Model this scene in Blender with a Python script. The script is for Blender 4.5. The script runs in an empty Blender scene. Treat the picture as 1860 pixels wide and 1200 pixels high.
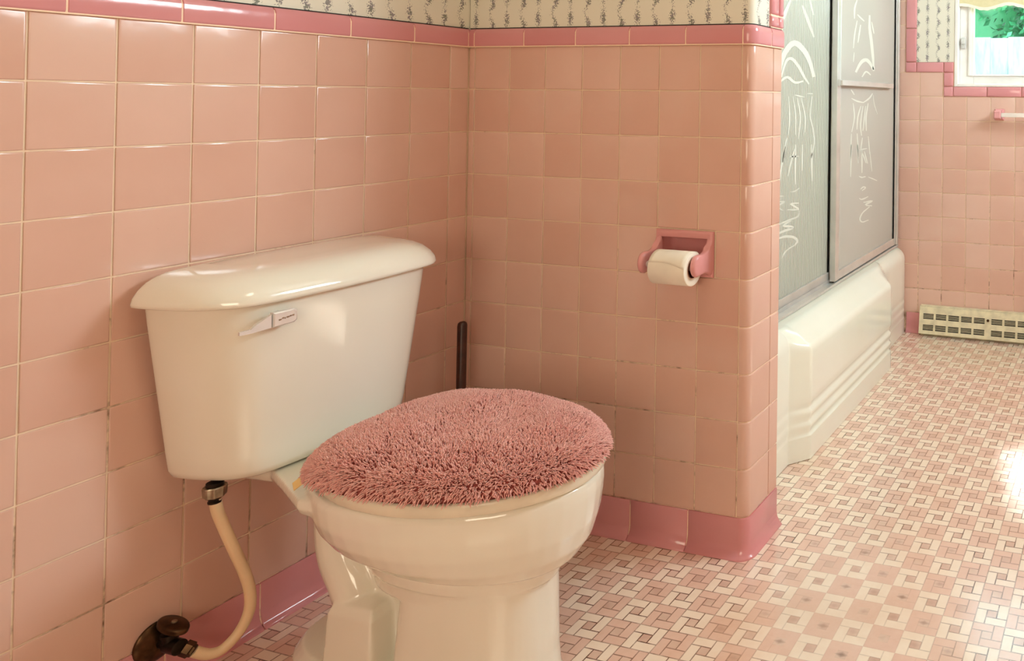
import bpy, bmesh, math, random
import numpy as np
from mathutils import Vector, Matrix
random.seed(7)
rng = np.random.default_rng(11)
C = bpy.context.scene.collection
sc = bpy.context.scene
T = 0.1095          # wall tile module
HB = 0.09           # height of the cove base course
PI = math.pi
FAR = 1.7586        # plane of the far wall's tile faces
ZT = HB + 10 * T    # top of the field tiles
ZC = ZT + 0.0475    # top of the rose cap course

# ------------------------------------------------------------------ materials
class NT:
    """small helper for procedural node trees"""
    def __init__(s, name):
        s.m = bpy.data.materials.new(name); s.m.use_nodes = True
        s.t = s.m.node_tree; s.n = s.t.nodes; s.l = s.t.links
        s.b = s.n['Principled BSDF']; s.out = s.n['Material Output']
    def link(s, a, b): s.l.new(a, b)
    def val(s, sock, v):
        if hasattr(v, 'is_output'): s.link(v, sock)
        else: sock.default_value = v
    def math(s, op, a, b=None, c=None, clamp=False):
        n = s.n.new('ShaderNodeMath'); n.operation = op; n.use_clamp = clamp
        s.val(n.inputs[0], a)
        if b is not None: s.val(n.inputs[1], b)
        if c is not None: s.val(n.inputs[2], c)
        return n.outputs[0]
    def pos(s):
        n = s.n.new('ShaderNodeNewGeometry'); x = s.n.new('ShaderNodeSeparateXYZ')
        s.link(n.outputs['Position'], x.inputs[0])
        s.geo = n
        return n.outputs['Position'], x.outputs[0], x.outputs[1], x.outputs[2]
    def noise(s, vec, scale, detail=2, rough=.5):
        n = s.n.new('ShaderNodeTexNoise'); n.inputs['Scale'].default_value = scale
        n.inputs['Detail'].default_value = detail; n.inputs['Roughness'].default_value = rough
        if vec is not None: s.link(vec, n.inputs['Vector'])
        return n.outputs[0]
    def voro(s, vec, scale):
        n = s.n.new('ShaderNodeTexVoronoi'); n.inputs['Scale'].default_value = scale
        s.link(vec, n.inputs['Vector']); return n.outputs['Distance']
    def ramp(s, f, a, b):
        n = s.n.new('ShaderNodeMapRange'); n.clamp = True
        s.val(n.inputs[0], f); n.inputs[1].default_value = a; n.inputs[2].default_value = b
        n.inputs[3].default_value = 0; n.inputs[4].default_value = 1
        return n.outputs[0]
    def mix(s, f, a, b):
        n = s.n.new('ShaderNodeMix'); n.data_type = 'RGBA'
        s.val(n.inputs[0], f)
        for k, v in ((6, a), (7, b)):
            if hasattr(v, 'is_output'): s.link(v, n.inputs[k])
            else: n.inputs[k].default_value = (*v, 1)
        return n.outputs[2]
    def island(s):
        n = s.n.new('ShaderNodeNewGeometry'); return n.outputs['Random Per Island']
    def bump(s, h, strength=.2, dist=.002):
        n = s.n.new('ShaderNodeBump'); n.inputs['Strength'].default_value = strength
        n.inputs['Distance'].default_value = dist
        s.link(h, n.inputs['Height']); s.link(n.outputs[0], s.b.inputs['Normal'])
    def set(s, **k):
        for a, v in k.items():
            a = {'col': 'Base Color', 'rough': 'Roughness', 'metal': 'Metallic', 'spec': 'Specular IOR Level',
                 'coat': 'Coat Weight', 'coatr': 'Coat Roughness', 'sheen': 'Sheen Weight', 'trans': 'Transmission Weight',
                 'sss': 'Subsurface Weight', 'alpha': 'Alpha'}.get(a, a)
            if a == 'Base Color' and not hasattr(v, 'is_output'): v = (*v, 1)
            s.val(s.b.inputs[a], v)
        return s
def lin(r, g, b):
    f = lambda c: (c/255/12.92) if c/255 <= .04045 else ((c/255+.055)/1.055)**2.4
    return (f(r), f(g), f(b))
def plain(name, col, rough=.4, metal=0., var=.06, scale=12, **k):
    n = NT(name); p, x, y, z = n.pos()
    nz = n.noise(p, scale, 3)
    c2 = tuple(c*(1-var*2) for c in col)
    n.set(col=n.mix(n.ramp(nz, .35, .7), col, c2), rough=rough, metal=metal, **k)
    return n.m

def tile_mat(name, base, dark, rough=.13):
    n = NT(name); p, x, y, z = n.pos()
    r = n.island(); nz = n.noise(p, 7, 3); fine = n.noise(p, 420, 2)
    f = n.math('ADD', n.math('MULTIPLY', r, .5), n.math('MULTIPLY', nz, .5))
    c = n.mix(n.ramp(f, .25, .75), base, dark)
    specks = n.ramp(n.noise(p, 90, 4, .7), .70, .80)
    c = n.mix(n.math('MULTIPLY', specks, .35), c, tuple(v*.5 for v in dark))
    n.set(col=c, rough=n.math('ADD', n.math('MULTIPLY', nz, .12), rough-.06))
    n.bump(n.noise(p, 22, 2), .12, .004)
    return n.m
M = {}
M['tile'] = tile_mat('salmon_tile', lin(222,186,171), lin(213,171,154))
M['rose'] = tile_mat('rose_trim_tile', lin(216,151,155), lin(208,139,143), .10)
def grout_mat():
    n = NT('tile_grout'); p, x, y, z = n.pos()
    nz = n.noise(p, 9, 4, .65); f2 = n.noise(p, 60, 3, .6)
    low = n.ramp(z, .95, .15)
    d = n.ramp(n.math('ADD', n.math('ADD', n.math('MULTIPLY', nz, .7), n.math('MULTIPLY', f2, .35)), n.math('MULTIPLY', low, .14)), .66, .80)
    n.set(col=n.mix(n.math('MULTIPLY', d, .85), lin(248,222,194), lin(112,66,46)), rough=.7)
    return n.m
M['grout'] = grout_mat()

def wallpaper_mat():
    n = NT('floral_wallpaper'); p, x, y, z = n.pos()
    S = .04825
    u = n.math('ADD', n.math('DIVIDE', n.math('ADD', x, y), S), 40.07)
    col = n.math('FLOOR', u); par = n.math('MODULO', col, 2.0)
    a = n.math('MULTIPLY', n.math('SUBTRACT', n.math('FRACT', u), .5), S)
    ph = n.math('MULTIPLY', z, 2*PI/.057)
    a = n.math('ADD', a, n.math('MULTIPLY', n.math('MULTIPLY', par, .0055), n.math('SINE', ph)))
    aa = n.math('ABSOLUTE', a)
    clus = n.math('ADD', n.math('MULTIPLY', n.math('COSINE', n.math('ADD', ph, n.math('MULTIPLY', par, 1.7))), .5), .5)
    env = n.math('MULTIPLY', n.ramp(aa, .0145, .002), n.math('ADD', n.math('MULTIPLY', clus, .42), .34))
    v = n.voro(p, 270)
    dots = n.ramp(n.math('SUBTRACT', n.math('MULTIPLY', env, .95), v), -.06, .10)
    stem = n.math('MULTIPLY', n.ramp(aa, .0011, .0003), n.ramp(n.noise(p, 260, 1), .42, .56))
    m = n.math('MAXIMUM', dots, n.math('MULTIPLY', stem, .8))
    pap = n.mix(n.noise(p, 5, 3), lin(230,226,211), lin(221,218,202))
    motif = n.mix(n.ramp(n.noise(p, 130, 1), .4, .6), lin(128,118,126), lin(112,116,104))
    n.set(col=n.mix(n.math('MULTIPLY', m, .9), pap, motif), rough=.75)
    return n.m
M['paper'] = wallpaper_mat()

def floor_mat():
    n = NT('pinwheel_vinyl'); p, x, y, z = n.pos()
    m = .0643; x0, y0 = 1.0680, -.029
    u = n.math('ADD', n.math('DIVIDE', n.math('SUBTRACT', x, x0), m), 40.5)
    v = n.math('ADD', n.math('DIVIDE', n.math('SUBTRACT', y, y0), m), 60.5)
    par = n.math('MODULO', n.math('ADD', n.math('FLOOR', u), n.math('FLOOR', v)), 2.0)
    U = n.math('MULTIPLY', n.math('FRACT', u), 3.0); V = n.math('MULTIPLY', n.math('FRACT', v), 3.0)
    gt = lambda q, k: n.math('GREATER_THAN', q, k)
    lt = lambda q, k: n.math('LESS_THAN', q, k)
    mul = lambda q, k: n.math('MULTIPLY', q, k)
    mx = lambda q, k: n.math('MAXIMUM', q, k)
    near = lambda q, k, w: n.math('LESS_THAN', n.math('ABSOLUTE', n.math('SUBTRACT', q, k)), w)
    w = .058
    centre = mul(mul(gt(U, 1), lt(U, 2)), mul(gt(V, 1), lt(V, 2)))
    inner = mx(mx(mul(near(V, 2, w), lt(U, 2)), mul(near(U, 2, w), gt(V, 1))), mx(mul(near(V, 1, w), gt(U, 1)), mul(near(U, 1, w), lt(V, 2))))
    edge = mx(mx(near(U, 0, w), near(U, 3, w)), mx(near(V, 0, w), near(V, 3, w)))
    # worn walkway: the printed joints have rubbed away there
    du = n.math('SUBTRACT', x, 1.10); dv = n.math('SUBTRACT', y, -.12)
    dist = n.math('SQRT', n.math('ADD', mul(du, n.math('MULTIPLY', du, 2.2)), mul(dv, n.math('MULTIPLY', dv, 1.2))))
    wn = n.noise(p, 6, 3)
    wear = n.ramp(n.math('ADD', dist, n.math('MULTIPLY', n.math('SUBTRACT', wn, .5), .35)), .16, .42)
    streak = n.ramp(n.noise(p, 34, 3, .6), .30, .62)
    li = mul(inner, mul(n.math('ADD', mul(wear, .75), mul(par, .25)), n.math('ADD', mul(streak, .45), .55)))
    le = mul(edge, mul(n.math('ADD', mul(wear, .6), .12), n.math('ADD', mul(streak, .6), .4)))
    line = mx(li, le)
    tone = n.noise(p, 38, 4, .65); tone2 = n.noise(p, 3.0, 3)
    pink = n.mix(tone, lin(236,206,190), lin(222,182,163))
    cream = n.mix(tone, lin(250,238,222), lin(238,218,198))
    base = n.mix(par, pink, cream)
    cen = n.mix(n.ramp(n.noise(p, 16, 2), .35, .65), lin(226,197,180), lin(209,174,156))
    base = n.mix(centre, base, cen)
    # scuffed dark heart in the worn units
    hx = n.math('ABSOLUTE', n.math('SUBTRACT', U, 1.5)); hv = n.math('ABSOLUTE', n.math('SUBTRACT', V, 1.5))
    heart = mul(n.ramp(n.math('ADD', mul(hx, 1.0), mul(hv, 1.8)), .75, .2), n.ramp(n.noise(p, 13, 2), .36, .58))
    base = n.mix(mul(heart, n.math('MULTIPLY', n.math('SUBTRACT', .8, mul(wear, .75)), n.math('SUBTRACT', 1.0, mul(par, .75)))), base, lin(138,108,96))
    base = n.mix(line, base, lin(92,54,40))
    base = n.mix(mul(n.ramp(tone2, .5, .8), .35), base, lin(205,160,120))
    n.set(col=base, rough=n.math('ADD', n.math('MULTIPLY', tone, .12), .17), spec=.8, coat=1.0, coatr=.16)
    n.bump(n.math('SUBTRACT', n.math('MULTIPLY', tone, .3), line), .25, .0008)
    return n.m
M['floor'] = floor_mat()

def porcelain(name, a, b, rough=.08):
    n = NT(name); p, x, y, z = n.pos()
    n.set(col=n.mix(n.ramp(n.noise(p, 4, 3), .3, .7), a, b), rough=rough, coat=.6, coatr=.03)
    return n.m
M['porcelain'] = porcelain('aged_porcelain', lin(238,236,225), lin(234,231,217))
M['tub'] = porcelain('tub_enamel', lin(240,243,232), lin(236,238,224), .12)
M['seat'] = plain('seat_plastic', lin(238,230,210), .22)
M['pinkceramic'] = tile_mat('pink_ceramic', lin(222,160,160), lin(214,148,148), .10)
M['chrome'] = plain('chrome', (.88,.89,.88), .2, .45)
M['alu'] = plain('satin_aluminium', (.80,.80,.77), .34, .65)
M['gap_black'] = plain('painted_gap_black', (.015,.014,.013), .6)  # black painted in for the dark gap at the door edges
M['plug'] = plain('red_rubber', lin(120,40,30), .6)
M['brass'] = plain('tarnished_brass', lin(92,66,44), .35, .9, var=.3, scale=60)
M['darkbrass'] = plain('dark_tarnish', lin(48,36,28), .4, .8, var=.3, scale=70)
M['zinc'] = plain('nut_nickel', lin(176,160,138), .3, .9, var=.2, scale=80)
M['hose'] = plain('cream_hose', lin(236,206,168), .4, sss=.1)
M['wood'] = plain('dark_brown_wood', lin(72,38,28), .35, var=.25, scale=40)
M['tissue'] = plain('tissue_paper', lin(244,238,222), .9)
M['card'] = plain('cardboard', lin(120,70,50), .9)
M['ivory'] = plain('ivory_enamel', lin(232,224,192), .35, var=.12, scale=30)
M['slot'] = plain('void_black', (.012,.010,.008), .8)  # near-black colour stands in for unlit hollows and gaps
M['whiteframe'] = plain('white_window_paint', lin(240,238,234), .35)
M['pile_back'] = plain('shade_dark_backing', lin(150,72,66), .9)  # coloured dark to give the shade between the tufts
M['dark_slab'] = plain('added_dark_slab', lin(64,54,48), .8)  # dark so that little sun bounces back onto the fence
M['ceiling'] = plain('ceiling_paint', lin(240,232,218), .8)
M['ribbon'] = plain('pale_yellow_elastic', lin(236,206,140), .6)
def shade_mat():
    n = NT('cream_shade_cloth'); p, x, y, z = n.pos()
    c = n.mix(n.noise(p, 60, 2), lin(228,218,178), lin(214,204,158))
    tr = n.n.new('ShaderNodeBsdfTranslucent'); n.link(c, tr.inputs[0])
    n.set(col=c, rough=.85)
    mx = n.n.new('ShaderNodeMixShader'); mx.inputs[0].default_value = .02
    n.link(n.b.outputs[0], mx.inputs[1]); n.link(tr.outputs[0], mx.inputs[2]); n.link(mx.outputs[0], n.out.inputs[0])
    return n.m
M['shade'] = shade_mat()
def obscure_glass(name, ribs, ca, cb):
    n = NT(name); p, x, y, z = n.pos()
    c = n.mix(n.noise(p, 3, 2), ca, cb)
    n.set(col=c, rough=.22, spec=.55)
    tr = n.n.new('ShaderNodeBsdfTranslucent'); n.link(c, tr.inputs[0])
    h = n.math('SINE', n.math('MULTIPLY', y, 2*PI/.0125))
    if ribs:
        n.bump(h, .65, .005)
    else:
        n.bump(n.noise(p, 160, 2), .12, .001)
    mx = n.n.new('ShaderNodeMixShader'); mx.inputs[0].default_value = .15
    n.link(n.b.outputs[0], mx.inputs[1]); n.link(tr.outputs[0], mx.inputs[2]); n.link(mx.outputs[0], n.out.inputs[0])
    return n.m
M['glass_rib'] = obscure_glass('ribbed_obscure_glass', True, lin(222,224,212), lin(212,214,202))
M['glass_plain'] = obscure_glass('frosted_obscure_glass', False, lin(206,203,194), lin(196,195,186))
M['etch'] = plain('etched_white', lin(216,217,206), .6, var=.01)
def pane_mat():
    n = NT('clear_pane'); tp = n.n.new('ShaderNodeBsdfTransparent'); gl = n.n.new('ShaderNodeBsdfGlossy')
    gl.inputs['Roughness'].default_value = .02
    fr = n.n.new('ShaderNodeFresnel'); fr.inputs[0].default_value = 1.45
    p, x, y, z = n.pos()
    tp.inputs[0].default_value = (.93,.98,.97,1)
    mx = n.n.new('ShaderNodeMixShader'); n.link(n.math('MULTIPLY', fr.outputs[0], .8), mx.inputs[0])
    n.link(tp.outputs[0], mx.inputs[1]); n.link(gl.outputs[0], mx.inputs[2]); n.link(mx.outputs[0], n.out.inputs[0])
    n.n.remove(n.b)
    return n.m
M['pane'] = pane_mat()
def leaf_mat():
    n = NT('hedge_leaf'); r = n.island()
    c = n.mix(r, lin(16,58,34), lin(84,180,124))
    tr = n.n.new('ShaderNodeBsdfTranslucent'); n.link(c, tr.inputs[0]); n.set(col=c, rough=.4)
    mx = n.n.new('ShaderNodeMixShader'); mx.inputs[0].default_value = .06
    n.link(n.b.outputs[0], mx.inputs[1]); n.link(tr.outputs[0], mx.inputs[2]); n.link(mx.outputs[0], n.out.inputs[0])
    return n.m
M['leaf'] = leaf_mat()
M['bark'] = plain('bark', lin(80,70,60), .9)
def fence_mat():
    n = NT('pale_fence'); p, x, y, z = n.pos()
    st = n.noise(None, 1); sep = n.n.new('ShaderNodeMapping'); sep.inputs['Scale'].default_value = (26, 1, 5)
    n.link(p, sep.inputs[0]); st = n.noise(sep.outputs[0], 1.0, 4, .7)
    n.set(col=n.mix(n.ramp(st, .35, .65), lin(206,228,228), lin(160,206,212)), rough=.6)
    return n.m
M['fence'] = fence_mat()
M['lawn'] = plain('lawn', lin(70,66,52), .9, var=.2)
def pile_mat():
    n = NT('pink_shag_pile'); p, x, y, z = n.pos()
    r = n.island(); nz = n.noise(p, 16, 3)
    f = n.math('ADD', n.math('MULTIPLY', r, .55), n.math('MULTIPLY', nz, .45))
    n.set(col=n.mix(n.ramp(f, .2, .8), lin(252,200,192), lin(240,168,160)), rough=.8, sheen=.25)
    return n.m
M['pile'] = pile_mat()

# ------------------------------------------------------------------ mesh helpers
class MB:
    def __init__(s): s.v = []; s.f = []; s.mi = []; s.sm = []
    def vert(s, p): s.v.append(tuple(p)); return len(s.v)-1
    def face(s, ids, mi=0, smooth=True): s.f.append(tuple(ids)); s.mi.append(mi); s.sm.append(smooth)
    def loft(s, rings, mi=0, closed=True, cap0=True, cap1=True, smooth=True):
        ids = [[s.vert(p) for p in r] for r in rings]
        n = len(ids[0])
        for a, b in zip(ids, ids[1:]):
            for k in range(n if closed else n-1):
                k2 = (k+1) % n
                s.face((a[k], a[k2], b[k2], b[k]), mi, smooth)
        if cap0: s.face(tuple(reversed(ids[0])), mi, False)
        if cap1: s.face(tuple(ids[-1]), mi, False)
        return ids
    def box(s, lo, hi, mi=0):
        x0, y0, z0 = lo; x1, y1, z1 = hi
        i = [s.vert(p) for p in ((x0,y0,z0),(x1,y0,z0),(x1,y1,z0),(x0,y1,z0),(x0,y0,z1),(x1,y0,z1),(x1,y1,z1),(x0,y1,z1))]
        for q in ((0,3,2,1),(4,5,6,7),(0,1,5,4),(1,2,6,5),(2,3,7,6),(3,0,4,7)): s.face([i[k] for k in q], mi, False)
    def obox(s, o, u, v, w, mi=0):
        """oriented box: corner o, edge vectors u, v, w"""
        o, u, v, w = map(Vector, (o, u, v, w))
        P = [o, o+u, o+u+v, o+v]; P += [p+w for p in P]
        i = [s.vert(p) for p in P]
        for q in ((0,3,2,1),(4,5,6,7),(0,1,5,4),(1,2,6,5),(2,3,7,6),(3,0,4,7)): s.face([i[k] for k in q], mi, False)
    def tube(s, path, rad, n=16, mi=0, caps=True):
        path = [Vector(p) for p in path]
        rad = rad if isinstance(rad, (list, tuple)) else [rad]*len(path)
        t0 = (path[1]-path[0]).normalized()
        a = t0.orthogonal().normalized()
        rings = []
        for i, p in enumerate(path):
            t = (path[min(i+1, len(path)-1)]-path[max(i-1, 0)]).normalized()
            a = (a - t*a.dot(t)).normalized(); b = t.cross(a)
            rings.append([p + (a*math.cos(2*PI*k/n)+b*math.sin(2*PI*k/n))*rad[i] for k in range(n)])
        s.loft(rings, mi, True, caps, caps)
    def lathe(s, o, d, prof, n=32, mi=0, caps=True):
        """prof: list of (distance along d, radius)"""
        o = Vector(o); d = Vector(d).normalized(); a = d.orthogonal().normalized(); b = d.cross(a)
        s.loft([[o+d*t+(a*math.cos(2*PI*k/n)+b*math.sin(2*PI*k/n))*max(r, 1e-5) for k in range(n)] for t, r in prof], mi, True, caps, caps)
    def prism(s, poly, w, mi=0, smooth=False):
        """closed 3d polygon swept by vector w"""
        w = Vector(w); s.loft([[Vector(p) for p in poly], [Vector(p)+w for p in poly]], mi, smooth=smooth)
    def tile(s, o, u, v, n, lo, hi, t=.0014, b=.0030, mi=1, g=.0014, tilt=.00025):
        """one glazed tile with pillowed edges in the (u,v) plane through o, face at n=0"""
        o, u, v, n = map(Vector, (o, u, v, n))
        a0, b0 = lo; a1, b1 = hi; a0 += g; b0 += g; a1 -= g; b1 -= g
        if a1-a0 < .004 or b1-b0 < .004: return
        bb = min(b, (a1-a0)*.3, (b1-b0)*.3)
        dn = [random.uniform(-tilt, tilt) for _ in range(4)]
        rings = []
        for ins, h in ((0, -t), (bb*.12, -t*.42), (bb*.42, -t*.12), (bb, 0)):
            r = []
            for k, (p, q) in enumerate(((a0+ins, b0+ins), (a1-ins, b0+ins), (a1-ins, b1-ins), (a0+ins, b1-ins))):
                r.append(o+u*p+v*q+n*(h+(dn[k] if h > -t else 0)))
            rings.append(r)
        s.loft(rings, mi, True, False, True)
    def build(s, name, mats, parent=None, sharp=40, bevel=0, seg=2, sub=0):
        me = bpy.data.meshes.new(name)
        me.from_pydata(s.v, [], s.f)
        if not isinstance(mats, (list, tuple)): mats = [mats]
        for m in mats: me.materials.append(m)
        me.polygons.foreach_set('material_index', s.mi)
        me.polygons.foreach_set('use_smooth', s.sm)
        me.update()
        bm = bmesh.new(); bm.from_mesh(me); bmesh.ops.recalc_face_normals(bm, faces=bm.faces); bm.to_mesh(me); bm.free()
        o = bpy.data.objects.new(name, me); C.objects.link(o)
        if parent: o.parent = parent; o.matrix_parent_inverse = parent.matrix_world.inverted()
        if bevel:
            me.polygons.foreach_set('use_smooth', [True]*len(me.polygons))
            b = o.modifiers.new('bevel', 'BEVEL'); b.width = bevel; b.segments = seg; b.limit_method = 'ANGLE'; b.harden_normals = True
            me.set_sharp_from_angle(angle=math.radians(180))
        elif sharp: me.set_sharp_from_angle(angle=math.radians(sharp))
        if sub:
            q = o.modifiers.new('subdivision', 'SUBSURF'); q.levels = q.render_levels = sub
        return o
def tag(o, label, cat, group=None, kind=None):
    o['label'] = label; o['category'] = cat
    if group: o['group'] = group
    if kind: o['kind'] = kind
    return o
def thing(name, loc, label, cat, group=None):
    o = bpy.data.objects.new(name, None); C.objects.link(o); o.location = loc; o.empty_display_size = .05
    o.matrix_world = Matrix.Translation(loc)
    return tag(o, label, cat, group)
def struct(o, label=None, cat=None):
    o['kind'] = 'structure'
    if label: o['label'] = label
    if cat: o['category'] = cat
    return o
def smoothstep(a, b, x):
    t = min(1, max(0, (x-a)/(b-a))); return t*t*(3-2*t)
def curve(pts, m=8):
    P = [Vector(p) for p in pts]; out = []; n = len(P)
    for i in range(n-1):
        p0, p1, p2, p3 = P[max(i-1,0)], P[i], P[i+1], P[min(i+2,n-1)]
        for k in range(m):
            t = k/m
            out.append(.5*((2*p1)+(-p0+p2)*t+(2*p0-5*p1+4*p2-p3)*t*t+(-p0+3*p1-3*p2+p3)*t**3))
    return out+[P[-1]]
def chaikin(pts, it=2):
    for _ in range(it):
        q = []
        for i in range(len(pts)):
            a = Vector(pts[i]); b = Vector(pts[(i+1) % len(pts)])
            q += [a*.75+b*.25, a*.25+b*.75]
        pts = q
    return pts
SKY, SUN, SIDE_LIGHT, TOP_FILL, REAR_FILL, EXPO = 4.5, 130.0, 70.0, 4.0, 13.5, 0.15
ETCH_NEAR=[[579,1108,556,1109,581,1119,559,1119,585,1134,562,1134,591,1150,565,1151,598,1165,570,1166,606,1177,575,1179,614,1188,583,1191,624,1198,592,1203,636,1207,603,1214,649,1216,618,1224,664,1225,635,1235,678,1230,656,1244,685,1232,683,1250,693,1231,712,1249,708,1228,736,1244,726,1222,757,1236,742,1216,775,1228,757,1209,791,1220,769,1201,804,1210,782,1192,815,1200,794,1182,826,1188,806,1170,836,1175,818,1156,845,1160,827,1142,854,1146,833,1133,861,1137],
[595,1126,582,1127,600,1136,588,1137,609,1150,595,1151,618,1164,604,1165,628,1174,613,1177,637,1180,622,1185,645,1183,634,1190,651,1184,649,1193,657,1184,665,1194,667,1182,682,1190,679,1177,697,1185,693,1171,712,1177,706,1164,726,1170,718,1157,738,1162,730,1148,749,1153,741,1140,760,1145,753,1132,770,1137,766,1125,781,1129,780,1118,793,1122,791,1112,803,1115,799,1107,811,1111],
[581,1107,573,1111,591,1111,583,1115,606,1117,596,1122,621,1122,612,1128,632,1124,632,1132,641,1122,652,1130,653,1117,668,1124,669,1112,681,1119,688,1108,693,1116,708,1108,707,1116,729,1111,725,1117,746,1114,742,1119,758,1115,755,1121],
[643,1377,658,1376,634,1368,650,1367,620,1354,641,1353,606,1339,629,1338,594,1326,618,1324,584,1314,607,1312,575,1303,595,1301,569,1292,584,1291,563,1285,577,1284],
[736,1369,750,1372,744,1360,759,1364,753,1348,773,1353,766,1335,788,1341,778,1322,802,1328,793,1308,816,1314,809,1294,830,1298,825,1281,841,1284,836,1271,850,1274],
[799,1396,808,1398,812,1371,828,1374,832,1348,842,1350],
[641,1066,647,1067,643,1053,649,1053,645,1034,653,1035,648,1014,657,1014,649,996,658,996,648,980,657,980,646,965,654,965,644,952,650,952,642,943,647,943],
[673,1067,678,1067,677,1056,683,1057,683,1042,691,1042,689,1025,699,1025,694,1008,704,1008,696,990,706,990,697,971,705,971,698,953,704,953,698,941,704,940],
[705,1062,711,1063,711,1051,718,1052,719,1035,728,1036,727,1016,738,1017,732,999,743,998,731,979,742,979,727,959,737,958,723,940,730,939,720,926,726,926],
[738,1062,744,1063,745,1050,752,1051,755,1033,764,1034,765,1014,775,1015,771,998,783,998,773,983,784,983,772,968,782,968,771,956,778,955,770,947,776,947],
[830,1068,837,1068,826,1056,833,1055,820,1038,828,1037,815,1018,824,1018,813,1002,823,1002,816,989,827,990,823,979,834,980,831,969,842,970,837,958,849,959,842,946,854,946,847,932,859,932,851,919,862,919,852,906,862,905,847,892,856,891,839,877,847,876,831,864,838,863,825,856,832,854],
[635,935,641,934,632,931,638,930,627,926,636,924,623,918,632,917,618,910,628,908,613,897,623,896,609,882,617,881,605,868,611,867,602,858,607,858],
[691,1070,692,1073,729,1066,731,1070,769,1064,770,1066],
[792,1076,792,1078,815,1075,815,1079,839,1076,839,1079],
[625,909,631,908,619,899,627,898,611,885,620,883,602,868,612,866,594,850,605,849,588,830,598,829,582,807,591,805,578,785,585,784,574,771,580,770],
[693,896,700,895,687,888,695,886,677,876,688,874,668,862,680,860,660,850,672,848,654,839,666,837,649,828,660,826,646,818,654,817,643,811,650,810],
[698,909,706,909,697,893,706,892,696,869,707,869,695,845,707,844,695,824,708,823,696,809,708,808,698,796,709,795,700,786,709,785,702,778,710,778],
[753,906,761,906,751,863,763,862,753,819,760,818],
[828,902,837,902,829,839,845,838,837,776,846,775],
[730,870,731,867,692,873,693,868,655,873,655,870],
[664,757,663,759,671,756,670,759,680,755,679,758,692,754,690,758,703,754,699,758,714,755,708,759,725,758,719,761,734,760,730,763,741,762,737,764],
[568,755,568,757,593,751,593,755,618,749,618,751],
[564,736,563,739,577,735,576,738,596,734,595,737,614,732,614,736,619,732,628,732,614,733,621,728,599,731,605,726,583,728,590,723,574,724,584,722,579,718,586,719,591,712,596,714,604,707,607,709,612,704,616,706],
[732,715,732,711,717,717,718,713,696,720,697,715,677,722,679,716,663,719,677,718,676,712,684,716,698,704,706,708,719,696,728,700,725,696,738,691,717,696,718,691,691,699,691,694,663,702,663,699,644,705,645,701],
[732,689,740,688,732,685,740,684,733,680,741,679,731,676,741,673,727,673,735,669,717,672,723,666,702,671,707,666,685,671,690,666,669,671,674,665,653,671,658,665,637,670,642,665,622,670,626,665,608,669,612,664,596,668,600,664,585,667,589,663,575,665,579,662,569,665,572,662],
[674,668,680,662,660,666,667,661,640,665,648,659,622,662,632,656,612,656,629,656,630,649,633,656,654,644,655,652,676,639,679,648,678,641,699,640,676,643,686,634,659,643,666,634,637,643,644,635,618,643,624,635,601,642,607,635,584,641,590,634,570,640,575,634,559,639,564,634],
[574,618,569,624,583,619,578,624,595,619,590,625,610,618,604,625,623,617,620,625,638,615,636,624,653,613,653,621,668,610,670,618,681,607,687,614,693,603,702,609,704,598,716,603,712,594,727,597,717,591,734,590,717,589,732,584,712,586,725,581,706,583,716,578,701,581,711,576],
[705,580,708,577,691,580,695,576,671,579,676,575,651,577,657,573,634,575,642,570,623,570,632,566,615,564,623,561,610,559,616,557,606,555,611,553]]
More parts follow.
